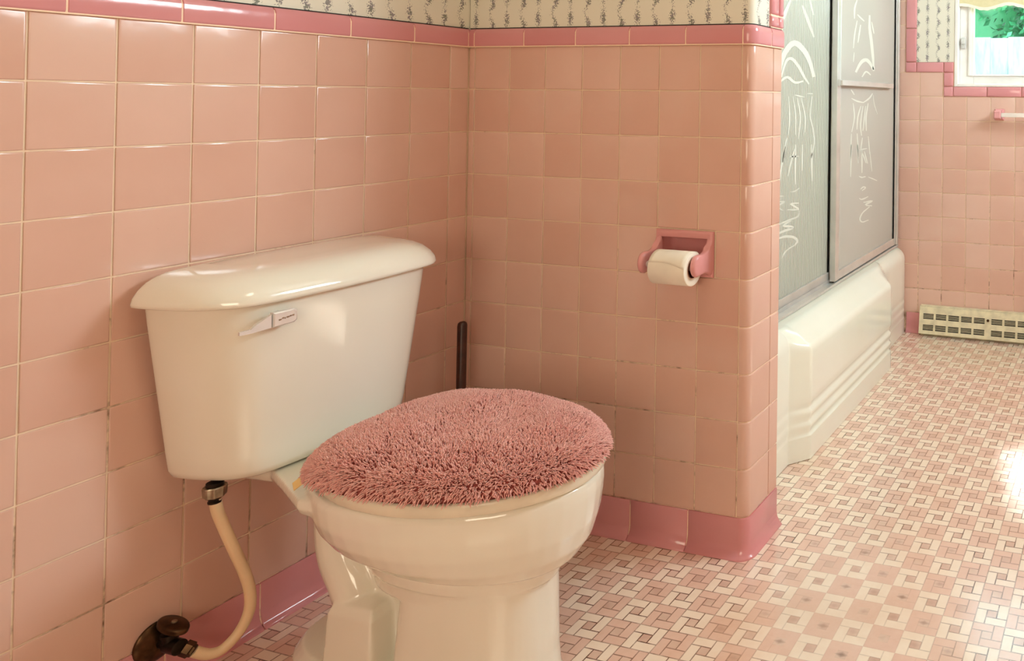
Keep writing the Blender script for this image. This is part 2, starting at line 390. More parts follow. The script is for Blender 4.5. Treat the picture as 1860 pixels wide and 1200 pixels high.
ETCH_FAR=[[1198,1448,1210,1448,1192,1442,1205,1442,1182,1433,1199,1433,1173,1422,1192,1423,1167,1412,1187,1413,1165,1401,1184,1403,1166,1389,1183,1391,1168,1379,1181,1380,1169,1371,1181,1373],
[1205,1390,1213,1393,1211,1388,1220,1392,1219,1385,1230,1390,1229,1382,1242,1388,1240,1380,1252,1385,1252,1377,1264,1383,1266,1375,1276,1380,1279,1373,1287,1377,1287,1372,1294,1375],
[1202,1367,1211,1368,1196,1357,1207,1357,1188,1342,1201,1343,1179,1326,1194,1327,1173,1311,1188,1311,1168,1296,1183,1296,1165,1280,1178,1281,1164,1266,1174,1267,1162,1256,1171,1257],
[1241,1355,1253,1355,1223,1318,1242,1319,1212,1282,1223,1282],
[1173,1241,1180,1241,1167,1222,1178,1222,1165,1203,1172,1204],
[1343,1404,1366,1406,1343,1395,1366,1397,1341,1382,1367,1385,1340,1367,1369,1370,1340,1353,1372,1356,1344,1339,1378,1344,1349,1326,1386,1331,1356,1312,1393,1317,1362,1298,1400,1302,1368,1282,1407,1286,1375,1264,1412,1268,1382,1247,1417,1250,1388,1231,1421,1234,1394,1216,1423,1218,1399,1201,1425,1202,1402,1187,1426,1189,1404,1178,1427,1179],
[1377,1379,1387,1381,1389,1356,1406,1358,1409,1333,1419,1335],
[1209,1163,1187,1166,1218,1171,1196,1173,1233,1181,1209,1184,1251,1192,1223,1196,1267,1200,1238,1206,1280,1205,1254,1214,1294,1209,1272,1220,1305,1211,1291,1224,1312,1212,1314,1226,1318,1212,1337,1226,1327,1210,1355,1222,1339,1207,1370,1217,1351,1204,1382,1212,1364,1199,1394,1206,1377,1193,1404,1198,1389,1186,1413,1191,1396,1182,1421,1186],
[1275,1147,1265,1149,1285,1152,1273,1154,1298,1159,1284,1162,1313,1166,1298,1170,1322,1169,1317,1175,1330,1168,1339,1174,1346,1165,1357,1170,1362,1161,1371,1165,1373,1158,1381,1162],
[1142,1096,1150,1097,1159,1085,1172,1088,1181,1075,1189,1077],
[1152,1061,1157,1064,1163,1059,1168,1062,1178,1055,1184,1060,1196,1052,1202,1057,1214,1049,1220,1055,1235,1047,1239,1053,1259,1046,1261,1051,1280,1045,1282,1049,1295,1045,1296,1048],
[1294,1045,1287,1048,1308,1048,1301,1051,1330,1052,1321,1056,1354,1057,1342,1062,1373,1063,1360,1067,1387,1069,1372,1072,1397,1075,1383,1077,1404,1080,1393,1082,1410,1084,1399,1085],
[1409,1078,1415,1078,1412,1070,1417,1071,1414,1060,1422,1060,1419,1048,1427,1049,1425,1037,1434,1038,1435,1026,1444,1027,1449,1014,1456,1015,1462,1004,1467,1004,1471,996,1476,997],
[1167,1044,1175,1044,1170,1034,1179,1034,1175,1020,1187,1021,1180,1005,1193,1005,1181,990,1195,990,1177,975,1190,974,1169,958,1180,957,1161,943,1170,942,1155,933,1163,932],
[1257,1033,1265,1032,1250,1025,1259,1024,1239,1015,1251,1013,1228,1002,1242,1001,1220,990,1234,989,1216,977,1230,976,1214,963,1226,962,1214,950,1224,950,1214,941,1222,941],
[1282,1033,1290,1032,1276,1019,1285,1019,1266,1000,1278,999,1258,979,1272,979,1253,962,1268,961,1254,947,1268,947,1259,933,1271,933,1265,922,1275,922,1269,914,1278,914],
[1315,1032,1323,1032,1298,983,1311,982,1285,933,1293,933],
[1345,1044,1354,1043,1340,1034,1350,1033,1331,1019,1344,1018,1323,1003,1338,1002,1318,988,1334,987,1318,972,1333,972,1321,956,1334,956,1325,942,1335,941,1327,931,1336,931],
[1152,927,1160,927,1146,880,1160,879,1146,833,1154,832],
[1217,925,1226,925,1224,876,1238,875,1237,826,1245,826],
[1280,906,1288,905,1267,879,1280,878,1260,852,1268,851],
[1351,908,1358,908,1360,871,1372,871,1374,833,1382,833],
[1248,857,1247,859,1296,857,1293,861,1343,858,1342,860],
[1276,850,1285,851,1299,825,1313,826,1328,800,1337,800],
[1154,885,1162,885,1148,823,1162,822,1149,761,1157,761],
[1222,881,1230,881,1225,845,1239,844,1234,807,1242,807],
[1276,856,1285,856,1274,811,1290,810,1279,765,1288,765],
[1305,849,1313,849,1322,823,1337,823,1345,797,1354,797],
[1374,845,1381,844,1386,802,1398,802,1403,760,1411,759],
[1245,754,1248,756,1251,752,1255,754,1260,749,1265,753,1271,746,1275,751,1284,744,1284,749,1297,744,1295,748,1311,744,1307,748,1322,744,1319,748,1331,744,1328,747],
[1359,740,1362,742,1415,726,1421,730,1476,713,1479,715],
[1273,699,1266,702,1279,700,1272,703,1288,702,1280,706,1298,703,1289,708,1304,704,1300,709,1310,703,1311,708,1316,702,1323,706,1320,701,1332,703,1320,701,1335,698,1316,700,1326,696,1304,698,1312,694,1292,696,1298,693,1283,695,1289,691],
[1252,666,1257,668,1256,664,1262,666,1263,661,1269,664,1274,658,1277,662,1289,656,1286,661,1307,655,1302,661,1330,656,1324,661,1350,658,1346,661,1365,659,1361,662],
[1305,642,1303,646,1330,640,1327,644,1366,637,1363,643,1400,635,1398,641,1408,635,1425,636,1400,638,1410,631,1370,637,1379,630,1339,636,1349,629,1321,633,1339,629,1339,625,1343,630,1365,621,1366,625,1394,617,1395,621,1413,614,1414,618],
[1379,618,1385,614,1361,615,1368,612,1336,612,1343,608,1309,609,1318,604,1289,604,1299,600,1275,600,1288,595,1265,594,1279,590,1259,589,1275,585,1257,583,1273,581,1261,578,1276,578,1270,572,1281,574,1283,567,1289,571,1298,564,1299,568,1317,562,1313,567,1338,562,1334,566,1358,562,1354,565,1372,561,1368,565]]

# ------------------------------------------------------------------ the setting
def joints(start, step, lo, hi):
    k0 = math.floor((lo-start)/step)+1
    r = [lo]; p = start+k0*step
    while p < hi-1e-6:
        if p-r[-1] > 1e-4: r.append(p)
        p += step
    return r+[hi]
ROWS = [HB+k*T for k in range(11)]
def field(mb, o, u, v, n, us, vs, skip=None, mi=1):
    for a, b in zip(us, us[1:]):
        for c, d in zip(vs, vs[1:]):
            if skip and skip((a+b)/2, (c+d)/2): continue
            mb.tile(o, u, v, n, (a, c), (b, d), mi=mi)
def sweep(mb, path, prof, cuts, mi=0, g=.0009):
    """profile (n,z) swept along a plan path [(x,y,nx,ny)], cut into pieces at the arc lengths in cuts"""
    L = [0]
    for a, b in zip(path, path[1:]): L.append(L[-1]+math.hypot(b[0]-a[0], b[1]-a[1]))
    def at(s):
        for i in range(len(L)-1):
            if s <= L[i+1]+1e-9:
                t = (s-L[i])/(L[i+1]-L[i]) if L[i+1] > L[i] else 0
                return [path[i][k]*(1-t)+path[i+1][k]*t for k in range(4)]
        return path[-1]
    for s0, s1 in zip(cuts, cuts[1:]):
        if s1-s0 < .004: continue
        ss = [s0+g, s0+g+.0012]+[q for q in L if s0+g+.0014 < q < s1-g-.0014]+[s1-g-.0012, s1-g]
        rings = []
        for i, s in enumerate(ss):
            x, y, nx, ny = at(s)
            q = math.hypot(nx, ny); nx /= q; ny /= q
            k = .0016 if i in (0, len(ss)-1) else 0
            rings.append([(x+nx*(a-k), y+ny*(a-k), z) for a, z in prof])
        mb.loft(rings, mi, closed=True)
def arc(cx, cy, r, a0, a1, n=7):
    out = []
    for k in range(n+1):
        a = a0+(a1-a0)*k/n
        out.append((cx+r*math.cos(a), cy+r*math.sin(a), math.cos(a), math.sin(a)))
    return out
CAP = [(-.006, ZT+.0008), (.004, ZT+.0008), (.006, ZT+.0025), (.0068, ZT+.006), (.0068, ZC-.016), (.0062, ZC-.010), (.0042, ZC-.005), (.001, ZC-.0015), (-.006, ZC)]
COVE = [(-.006, HB-.0008), (.001, HB-.0008), (.0022, HB-.003), (.0022, .030), (.0045, .019), (.0085, .0115), (.0115, .007), (.015, .0045), (.0165, .0025), (.017, .0), (-.006, .0)]
def under(mb, path, cap):
    L = sum(math.hypot(b[0]-a[0], b[1]-a[1]) for a, b in zip(path, path[1:]))
    if cap:
        sweep(mb, path, [(-.006, ZT-.001), (.0046, ZT-.001), (.0056, ZT+.006), (.0056, ZC-.014), (.0024, ZC-.006), (-.006, ZC-.003)], [0, L], 1)
        sweep(mb, path, [(-.006, ZC-.001), (-.0005, ZC-.001), (-.0005, ZC+.0012), (-.006, ZC+.0012)], [0, L], 2)
    else:
        sweep(mb, path, [(-.006, HB-.003), (.0006, HB-.003), (.0010, .030), (.0032, .019), (.0070, .0095), (-.006, .0005)], [0, L], 1)
XS = .813           # plane of the end face of the stub wall
YS = .155           # back of the stub wall
RB = .020           # bullnose radius
XR = 2.35; YB = -2.6; HC = 2.4

# floor and ceiling
mb = MB(); mb.box((-.12, YB-.1, -.06), (XR+.1, FAR+.12, 0))
struct(mb.build('floor', M['floor']))
mb = MB(); mb.box((-.12, YB-.1, HC), (XR+.1, FAR+.12, HC+.06))
struct(mb.build('ceiling', M['ceiling']))

# left wall: tiled dado, rose cap, wallpaper above; tiled up to the ceiling inside the tub alcove
mb = MB()
mb.box((-.12, YB, 0), (-.0022, YS, ZC-.002), 0); mb.box((-.12, YB, ZC-.002), (-.003, YS, HC), 2); mb.box((-.12, YS, 0), (-.0022, FAR+.1, HC), 0)
UA = [-q for q in joints(.056, T, 0, -YB)]
field(mb, (0,0,0), (0,-1,0), (0,0,1), (1,0,0), [-q for q in UA], ROWS)
field(mb, (0,0,0), (0,1,0), (0,0,1), (1,0,0), joints(YS, T, YS, FAR), [.40+.0+k*T for k in range(15)])
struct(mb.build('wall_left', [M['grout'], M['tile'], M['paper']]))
mb = MB()
under(mb, [(0, 0, 1, 0), (0, YB, 1, 0)], True)
sweep(mb, [(0, 0, 1, 0), (0, YB, 1, 0)], CAP, [0, .008]+[.008+.1545*k for k in range(1, 17)], 0)
struct(mb.build('trim_1', [M['rose'], M['grout'], M['slot']]))
mb = MB()
under(mb, [(0, 0, 1, 0), (0, YB, 1, 0)], False)
sweep(mb, [(0, 0, 1, 0), (0, YB, 1, 0)], COVE, [0, .0095]+[.0095+.1545*k for k in range(1, 17)], 0)
struct(mb.build('baseboard_left', [M['rose'], M['grout']]))

# stub wall that carries the paper holder
HX0, HX1, HZ0, HZ1 = .578, .709, ROWS[5]+.010, ROWS[6]-.016
mb = MB()
xe = XS-.0022
PL = [(0, .0022)]+[(p[0], p[1]) for p in arc(xe-RB+.002, .0022+RB-.002, RB-.002, -PI/2, 0)]+[(xe, YS), (0, YS)]
for z0, z1, mi in ((0, HZ0, 0), (HZ1, ZC-.002, 0), (ZC-.002, HC, 2)):
    mb.loft([[(x, y, z0) for x, y in PL], [(x, y, z1) for x, y in PL]], mi)
Q = [(0, .0022), (HX0, .0022), (HX0, .05), (HX1, .05), (HX1, .0022)]+PL[1:]
mb.loft([[(x, y, HZ0) for x, y in Q], [(x, y, HZ1) for x, y in Q]], 0)
UB = [0, .019]+[.1285+j*T for j in range(7)]
HOLD = (ROWS[5]+ROWS[6])/2
field(mb, (0,0,0), (1,0,0), (0,0,1), (0,-1,0), UB, ROWS, lambda a, c: abs(c-HOLD) < .01 and a > .56)
mb.tile((0,0,0), (1,0,0), (0,0,1), (0,-1,0), (.7225, ROWS[5]), (.7855, ROWS[6]))
wrap = [(.7855, 0, 0, -1)]+arc(XS-RB, RB, RB, -PI/2, 0, 8)+[(XS, YS, 1, 0)]
s_w = (XS-RB-.7855)+RB*PI/2
s_cut = [0, s_w+(.108-RB), s_w+(YS-RB)]
for a, b in zip(ROWS, ROWS[1:]):
    g = .0011
    prof = [(-.006, a+g), (-.0015, a+g), (-.0006, a+g+.0008), (0, a+g+.003), (0, b-g-.003), (-.0006, b-g-.0008), (-.0015, b-g), (-.006, b-g)]
    sweep(mb, wrap, prof, s_cut, 1)
mb.box((XS-.006, YS-.066, ZC), (XS+.001, YS, HC), 0)
struct(mb.build('wall_middle', [M['grout'], M['tile'], M['paper']], sharp=50))
full = [(0, 0, 0, -1), (XS-RB, 0, 0, -1)]+arc(XS-RB, RB, RB, -PI/2, 0, 8)+[(XS, YS, 1, 0)]
Ltot = XS-RB+RB*PI/2+YS-RB
mb = MB()
under(mb, full, True)
sweep(mb, full, CAP, [.004, .0215, .176, .3305, .485, .6395, .790, .790+.10, Ltot], 0)
# rose jamb strip rising from the cap at the tub side
for k in range(8):
    z0 = ZC+.0005+(0 if k == 0 else (.03+(k-1)*.1545)); z1 = ZC+.0005+.03+k*.1545
    if z1 > HC: break
    mb.tile((XS+.0068, YS, 0), (0,-1,0), (0,0,1), (1,0,0), (.026, z0), (.070, z1), t=.010, b=.012, mi=0); mb.tile((XS+.0062, YS, 0), (0,-1,0), (0,0,1), (1,0,0), (.0, z0), (.0265, z1), t=.009, b=.006, mi=0)
struct(mb.build('trim_2', [M['rose'], M['grout'], M['slot']]))
mb = MB()
under(mb, full, False)
sweep(mb, full, COVE, [.023, .0405, .195, .3495, .504, .6605, Ltot-.0], 0)
struct(mb.build('baseboard_middle', [M['rose'], M['grout']], sharp=60))

# far wall with the window opening
WX0, WX1, WZ0, WZ1 = .900, 1.76, 1.121, 1.98
mb = MB()
y0, y1 = FAR+.0022, FAR+.12
for lo, hi in (((-.12, 0), (WX0, HC)), ((WX1, 0), (XR+.1, HC)), ((WX0, 0), (WX1, WZ0)), ((WX0, WZ1), (WX1, HC))):
    mb.box((lo[0], y0, lo[1]), (hi[0], y1, hi[1]), 0)
# wallpaper field left and right of the window
for lo, hi in (((.722, ZC), (WX0, HC)), ((WX0, WZ1), (WX1, HC)), ((WX1, ZC), (XR, HC))):
    mb.box((lo[0], FAR-.001, lo[1]), (hi[0], FAR+.003, hi[1]), 2)
XC = joints(.7386, T, 0, XR)
def skipC(a, c): return (a > .848 and a < 1.82 and c > ROWS[9]) 
field(mb, (0,FAR,0), (1,0,0), (0,0,1), (0,-1,0), XC, ROWS, skipC)
field(mb, (0,FAR,0), (1,0,0), (0,0,1), (0,-1,0), [q for q in XC if q < .65]+[.670], [ZT+k*T for k in range(12)])
for lo, hi in (((-1.5, -.3), (WX0-.02, HC+.3)), ((WX1+.02, -.3), (XR+1.5, HC+.3)), ((WX0-.02, -.3), (WX1+.02, WZ0-.03)), ((WX0-.02, WZ1+.02), (WX1+.02, HC+.3))):
    mb.box((lo[0], y1+.0005, lo[1]), (hi[0], y1+.02, hi[1]), 3)  # unseen dark slabs added outside to cut sun bounce onto the fence
struct(mb.build('wall_back', [M['grout'], M['tile'], M['paper'], M['dark_slab']]))
mb = MB(); F = (0, FAR-.006, 0)
def tr(u0, u1, v0, v1): mb.tile(F, (1,0,0), (0,0,1), (0,-1,0), (u0, v0), (u1, v1), t=.008, b=.007, mi=0, g=.0007)
tr(.670, .722, ZT, ZC)
for k in range(8):
    if ZC+k*.1545 < HC-.03: tr(.670, .722, ZC+k*.1545, min(HC, ZC+(k+1)*.1545))
tr(.722, .850, ZT, ZC); tr(.850, .8955, ROWS[10], ZC); tr(.850, .8955, ROWS[9]+.046, ROWS[10])
tr(.850, .8955, ROWS[9], ROWS[9]+.046)
for k in range(6): tr(.8955+k*.1545, .8955+(k+1)*.1545, ROWS[9], ROWS[9]+.046)
tr(1.8225, 1.87, ROWS[9], ZC); tr(1.87, 2.02, ZT, ZC); tr(2.02, 2.175, ZT, ZC); tr(2.175, XR, ZT, ZC)
struct(mb.build('trim_3', M['rose']))
mb = MB()
sweep(mb, [(.6845, FAR, 0, -1), (.752, FAR, 0, -1)], COVE, [0, .0675], 0)
sweep(mb, [(1.512, FAR, 0, -1), (XR, FAR, 0, -1)], COVE, [0]+[.1545*k for k in range(1, 6)]+[XR-1.512-.02], 0)
struct(mb.build('baseboard_back', M['rose']))

# right wall with an added, unseen window for side light, and the wall behind the camera
RY0, RY1, RZ0, RZ1 = .0, 1.45, 1.50, 2.2
mb = MB(); x0, x1 = XR+.002, XR+.12
for lo, hi in (((YB, 0), (RY0, HC)), ((RY1, 0), (FAR+.12, HC)), ((RY0, 0), (RY1, RZ0)), ((RY0, RZ1), (RY1, HC))):
    mb.box((x0, lo[0], lo[1]), (x1, hi[0], hi[1]), 2)
mb.box((x0-.001, YB, 0), (x0+.001, FAR, ZT), 0)
field(mb, (XR,0,0), (0,1,0), (0,0,1), (-1,0,0), joints(0, T, YB, FAR), ROWS, lambda a, c: RY0-.05 < a < RY1+.05 and c > RZ0-.05)
struct(mb.build('wall_right', [M['grout'], M['tile'], M['paper']]))
mb = MB(); sweep(mb, [(XR, YB, -1, 0), (XR, FAR, -1, 0)], COVE, [.0]+[.1545*k for k in range(1, 29)]+[FAR-YB], 0)
struct(mb.build('baseboard_right', M['rose']))
mb = MB(); mb.box((-.12, YB-.1, 0), (XR+.1, YB-.002, ZT), 0); mb.box((-.12, YB-.1, ZT), (XR+.1, YB-.002, HC), 2)
field(mb, (0,YB,0), (1,0,0), (0,0,1), (0,1,0), joints(0, T, 0, XR), ROWS)
struct(mb.build('wall_front', [M['grout'], M['tile'], M['paper']]))

# window 1
w = MB()
yw = FAR+.042
def bar(mb, a0, a1, z0, z1, ya, yb): mb.box((a0, ya, z0), (a1, yb, z1))
w = thing('window_1', (WX0, yw, WZ0), 'white framed window above the rose sill tiles on the far wall', 'window')
struct(w)
mb = MB()
bar(mb, WX0, WX0+.015, WZ0, WZ1, FAR-.004, yw+.06); bar(mb, WX1-.015, WX1, WZ0, WZ1, FAR-.004, yw+.06)
bar(mb, WX0+.015, WX1-.015, WZ0, WZ0+.012, FAR-.004, yw+.06); bar(mb, WX0+.015, WX1-.015, WZ1-.015, WZ1, FAR-.004, yw+.06)
mb.build('window_frame', M['whiteframe'], w, bevel=.002)
mb = MB()
sx0, sx1, sz0, sz1 = WX0+.0155, WX1-.0155, WZ0+.0125, WZ1-.0155
bar(mb, sx0, sx0+.064, sz0, sz1, yw, yw+.03); bar(mb, sx1-.064, sx1, sz0, sz1, yw, yw+.03)
bar(mb, sx0+.064, sx1-.064, sz0, sz0+.042, yw, yw+.03); bar(mb, sx0+.064, sx1-.064, sz1-.05, sz1, yw, yw+.03)
bar(mb, sx0+.040, sx0+.052, sz0+.038, sz1-.04, yw-.008, yw+.0); bar(mb, sx0+.052, sx1-.052, sz0+.036, sz0+.042, yw-.006, yw+.0)
mb.build('sash', M['whiteframe'], w, bevel=.002)
mb = MB(); bar(mb, sx0+.06, sx1-.06, sz0+.04, sz1-.048, yw+.012, yw+.016)
mb.build('window_pane', M['pane'], w)
mb = MB(); bar(mb, sx0+.008, sx0+.026, 1.295, 1.345, yw-.010, yw); bar(mb, sx0+.010, sx0+.028, 1.315, 1.335, yw-.022, yw-.010)
mb.lathe((sx0+.017, yw-.010, 1.303), (0,-1,0), [(0, .004), (.003, .004), (.004, .002)], 12)
mb.build('latch', M['chrome'], w, bevel=.001)
# window 2 (right wall, out of view, added and sized for the side light)
w2 = thing('side_light_window', (XR, RY0, RZ0), 'unseen white framed window added in the right wall for side light', 'window'); struct(w2)
mb = MB()
for a, b, c, d in ((RY0, RY0+.04, RZ0, RZ1), (RY1-.04, RY1, RZ0, RZ1), (RY0+.04, RY1-.04, RZ0, RZ0+.04), (RY0+.04, RY1-.04, RZ1-.04, RZ1), (.705, .745, RZ0+.04, RZ1-.04)):
    mb.box((XR-.004, a, c), (XR+.06, b, d))
mb.build('window_frame', M['whiteframe'], w2, bevel=.002)

# ------------------------------------------------------------------ toilet
YC = -.458
tl = thing('toilet', (0, YC, 0), 'cream white two-piece toilet against the pink tiled wall', 'toilet')
def egg(xb, xf, hw, z, xw=None, n=48, e=2.0, eb=2.4):
    """plan outline of a bowl section, widest at xw"""
    xw = xb+(xf-xb)*.46 if xw is None else xw
    out = []
    for k in range(n):
        a = 2*PI*k/n; c, s_ = math.cos(a), math.sin(a)
        ex = 2/(e if c > 0 else eb)
        r = (xf-xw) if c > 0 else (xw-xb)
        out.append((xw+r*math.copysign(abs(c)**ex, c), YC+hw*math.copysign(abs(s_)**ex, s_), z))
    return out
mb = MB()
def tilt(ring, k): return [(x, y, z-k*(x-.45)) for x, y, z in ring]
mb.loft([egg(.32, .650, .090, .180), tilt(egg(.31, .668, .096, .207), .02), tilt(egg(.30, .676, .102, .214), .03), tilt(egg(.295, .680, .107, .238), .07), tilt(egg(.294, .679, .106, .249), .10), tilt(egg(.285, .690, .118, .2575), .105),
         tilt(egg(.272, .711, .146, .2690), .095), tilt(egg(.258, .730, .166, .2885), .060), tilt(egg(.245, .740, .179, .3135), .022), egg(.235, .744, .185, .340), egg(.228, .746, .186, .360), egg(.226, .745, .186, .376), egg(.229, .742, .183, .383), egg(.232, .738, .180, .3855)])
# front column
def col(z, hw, xb, xf): return egg(xb, xf, hw, z, xb+.09, 48, 2.6, 5)
mb.loft([col(.0, .104, .395, .676), col(.02, .099, .40, .668), col(.06, .095, .405, .664), col(.15, .092, .412, .662), col(.20, .090, .415, .661), col(.24, .088, .42, .650)])
# spine between column and tank deck
mb.loft([egg(.20, .50, .050, .0, .36, e=4, eb=4), egg(.21, .50, .050, .20, .36, e=4, eb=4), egg(.20, .50, .058, .36, .36, e=4, eb=4)])
# trapway bulging out on both sides
for s_ in (-1, 1):
    pth = curve([(.27, YC+s_*.030, .355), (.240, YC+s_*.032, .30), (.236, YC+s_*.032, .255), (.252, YC+s_*.036, .205), (.283, YC+s_*.040, .165), (.300, YC+s_*.042, .125), (.296, YC+s_*.042, .07), (.285, YC+s_*.042, .02)], 6)
    mb.tube(pth, .046, 20)
    # squared boss over the floor bolt
    mb.loft([[(x, YC+s_*y, z) for x, y in ((.275+i, 0), (.275+i, .100-i), (.385-i, .100-i), (.385-i, 0))] for z, i in ((.0, -.004), (.05, 0), (.135, .004), (.150, .012), (.155, .03))])
# foot flange
mb.loft([egg(.135, .56, .112, .0, .34, e=2.6, eb=2.4), egg(.135, .56, .112, .024, .34, e=2.6, eb=2.4), egg(.15, .55, .100, .045, .34, e=2.6, eb=2.4)])
# deck the tank stands on
def deck(z, i): return [(.035+i, YC-.105+i, z), (.14, YC-.098+i, z), (.20, YC-.122+i, z), (.30, YC-.165+i, z), (.42, YC-.17+i, z), (.42, YC+.17-i, z), (.30, YC+.165-i, z), (.20, YC+.122-i, z), (.14, YC+.098-i, z), (.035+i, YC+.105-i, z)]
mb.loft([deck(.330, .03), deck(.345, .006), deck(.358, 0), deck(.372, .002)])
bowl = mb.build('bowl', M['porcelain'], tl, sharp=0)
r = bowl.modifiers.new('remesh', 'REMESH'); r.mode = 'VOXEL'; r.voxel_size = .0032; r.use_smooth_shade = True
q = bowl.modifiers.new('smooth', 'SMOOTH'); q.factor = .5; q.iterations = 6

def dshape(hwb, d, z, xb=.012, n=3):
    """plan of the tank: flat back, sides drawing in, softly bowed front"""
    h = hwb
    half = [(xb, h*.97), (xb+.02, h), (xb+(d-xb)*.45, h*.965), (xb+(d-xb)*.72, h*.895), (xb+(d-xb)*.90, h*.76), (d*.955, h*.62), (d*.985, h*.32)]
    pts = [(x, YC-y) for x, y in half]+[(d, YC)]+[(x, YC+y) for x, y in reversed(half)]
    return [(p.x, p.y, z) for p in chaikin([Vector((x, y, 0)) for x, y in pts], n)]
mb = MB()
prof = [(.3725, .160, .152), (.3745, .172, .166), (.380, .181, .176), (.392, .1865, .1825), (.42, .1905, .186), (.55, .2075, .196), (.66, .222, .2035), (.693, .2255, .205)]
mb.loft([dshape(h, d, z) for z, h, d in prof])
mb.build('tank', M['porcelain'], tl, sharp=60)
mb = MB()
prof = [(.6925, .236, .214), (.6925, .242, .2195), (.6945, .2455, .2225), (.699, .2460, .2228), (.708, .2435, .220), (.720, .236, .2125), (.731, .2245, .201), (.739, .209, .186), (.7435, .192, .170), (.7455, .17, .15), (.7465, .14, .125)]
mb.loft([dshape(h, d, z, .012) for z, h, d in prof])
mb.build('tank_lid', M['porcelain'], tl, sharp=70)

# flush handle
hx = .2035; hy = YC-.131; hz = .664
mb = MB()
mb.lathe((hx-.012, hy, hz), (1,0,0), [(0, .010), (.016, .010)], 20)
ang = math.radians(-9)
ud = Vector((.09, 1, .0)).normalized(); vd = Vector((0, 0, 1)); nd = ud.cross(vd)
def hp(a, b, c): return Vector((hx+.006, hy, hz))+ud*a+vd*b+nd*c
mb.loft([[hp(a, b, c) for a, b in pl] for c, pl in ((0, ((-.019,-.014),(.015,-.0125),(.020,-.008),(.020,.009),(.015,.0125),(-.019,.0125))), (.007, ((-.018,-.0135),(.015,-.012),(.0195,-.008),(.0195,.009),(.015,.012),(-.018,.012))), (.0085, ((-.016,-.0115),(.013,-.010),(.0175,-.007),(.0175,.007),(.013,.010),(-.016,.010))))], smooth=False)
fh = mb.build('flush_handle', M['chrome'], tl, sharp=25)
mb = MB()
mb.loft([[hp(-.0205, -.013, .001), hp(-.0205, .010, .001), hp(-.0205, .010, .007), hp(-.0205, -.013, .007)],
         [hp(-.045, -.0135, .004), hp(-.045, -.001, .004), hp(-.045, -.001, .010), hp(-.045, -.0135, .010)],
         [hp(-.053, -.0135, .006), hp(-.053, -.007, .006), hp(-.053, -.007, .011), hp(-.053, -.0135, .011)],
         [hp(-.070, -.0125, .008), hp(-.070, -.0065, .008), hp(-.070, -.0065, .012), hp(-.070, -.0125, .012)]], smooth=False)
mb.build('lever', M['chrome'], fh, sharp=30)
mb = MB()
for a, b0, wd in ((-.010, -.002, .004), (-.005, 0, .003), (-.001, -.001, .0015), (.002, .0, .004), (.007, .001, .0025), (.011, .0012, .003)):
    mb.obox(hp(a, b0-.0012, .0085), ud*wd, vd*.0026, nd*.0005)
mb.build('embossed_mark', M['zinc'], fh)

# seat, lid, hinges, bolt caps
mb = MB()
def ringpts(i, z): return egg(.262+i, .747-i, .187-i, z)
prof = [(.055, .3858), (.052, .3876), (.001, .3876), (0, .3886), (0, .397), (0, .404), (.003, .408), (.010, .4095)]
mb.loft([ringpts(i, z) for i, z in prof])
mb.build('seat', M['seat'], tl, sharp=60)
mb = MB()
prof = [(.012, .4105), (.007, .413), (.007, .420), (.012, .4235), (.03, .425)]
mb.loft([ringpts(i, z) for i, z in prof])
mb.build('seat_lid', M['seat'], tl, sharp=60)
for s_ in (-1, 1):
    mb = MB(); mb.lathe((.238, YC+s_*.075-.016, .398), (0,1,0), [(0, .009), (.002, .0115), (.030, .0115), (.032, .009)], 16)
    mb.box((.226, YC+s_*.075-.013, .372), (.250, YC+s_*.075+.013, .398))
    mb.build('hinge', M['seat'], tl, bevel=.0015)
for s_ in (-1, 1):
    mb = MB(); mb.lathe((.325, YC+s_*.118, 0), (0,0,1), [(0, .017), (.012, .0165), (.020, .012), (.024, .005)], 18)
    mb.build('bolt_cap', M['porcelain'], tl)

# ------------------------------------------------------------------ shag seat cover
def cover_h(r): return .4115+.0555*(1-r**3.2)**.55 if r < 1 else .4115
def cover_pt(r, a):
    """r 0..1 from the middle to the hem"""
    c, s_ = math.cos(a), math.sin(a)
    xw = .47; ex = 2/(2.0 if c > 0 else 2.9)
    x = xw+((.752-xw) if c > 0 else (xw-.252))*math.copysign(abs(c)**ex, c)*r
    y = YC+.190*math.copysign(abs(s_)**ex, s_)*r
    # the pad sags a little where people lean on it
    dip = -.006*math.exp(-(((x-.55)/.07)**2+((y-YC-.02)/.08)**2))+.003*math.sin(x*38+y*22)*math.cos(y*31)
    return Vector((x, y, cover_h(r)+dip*(1-r**4)))
mb = MB(); R = [0.02, .15, .3, .45, .6, .72, .82, .9, .95, .98, 1.0]
rings = [[cover_pt(q, 2*PI*k/72) for k in range(72)] for q in R]
rings.append([cover_pt(.990, 2*PI*k/72)-Vector((0, 0, .003)) for k in range(72)])
rings.append([cover_pt(.982, 2*PI*k/72)-Vector((0, 0, .001)) for k in range(72)])
for rq in (.978, .974):
    rings.append([cover_pt(rq, 2*PI*k/72) for k in range(72)])
    for p in rings[-1]: p.z = .4268
mb.loft(rings)
cv, cf = list(mb.v), list(mb.f)
NT_ = 30000
V = np.zeros((NT_*10, 3)); base = len(cv); F_ = []
cnt = 0
e = 1e-3
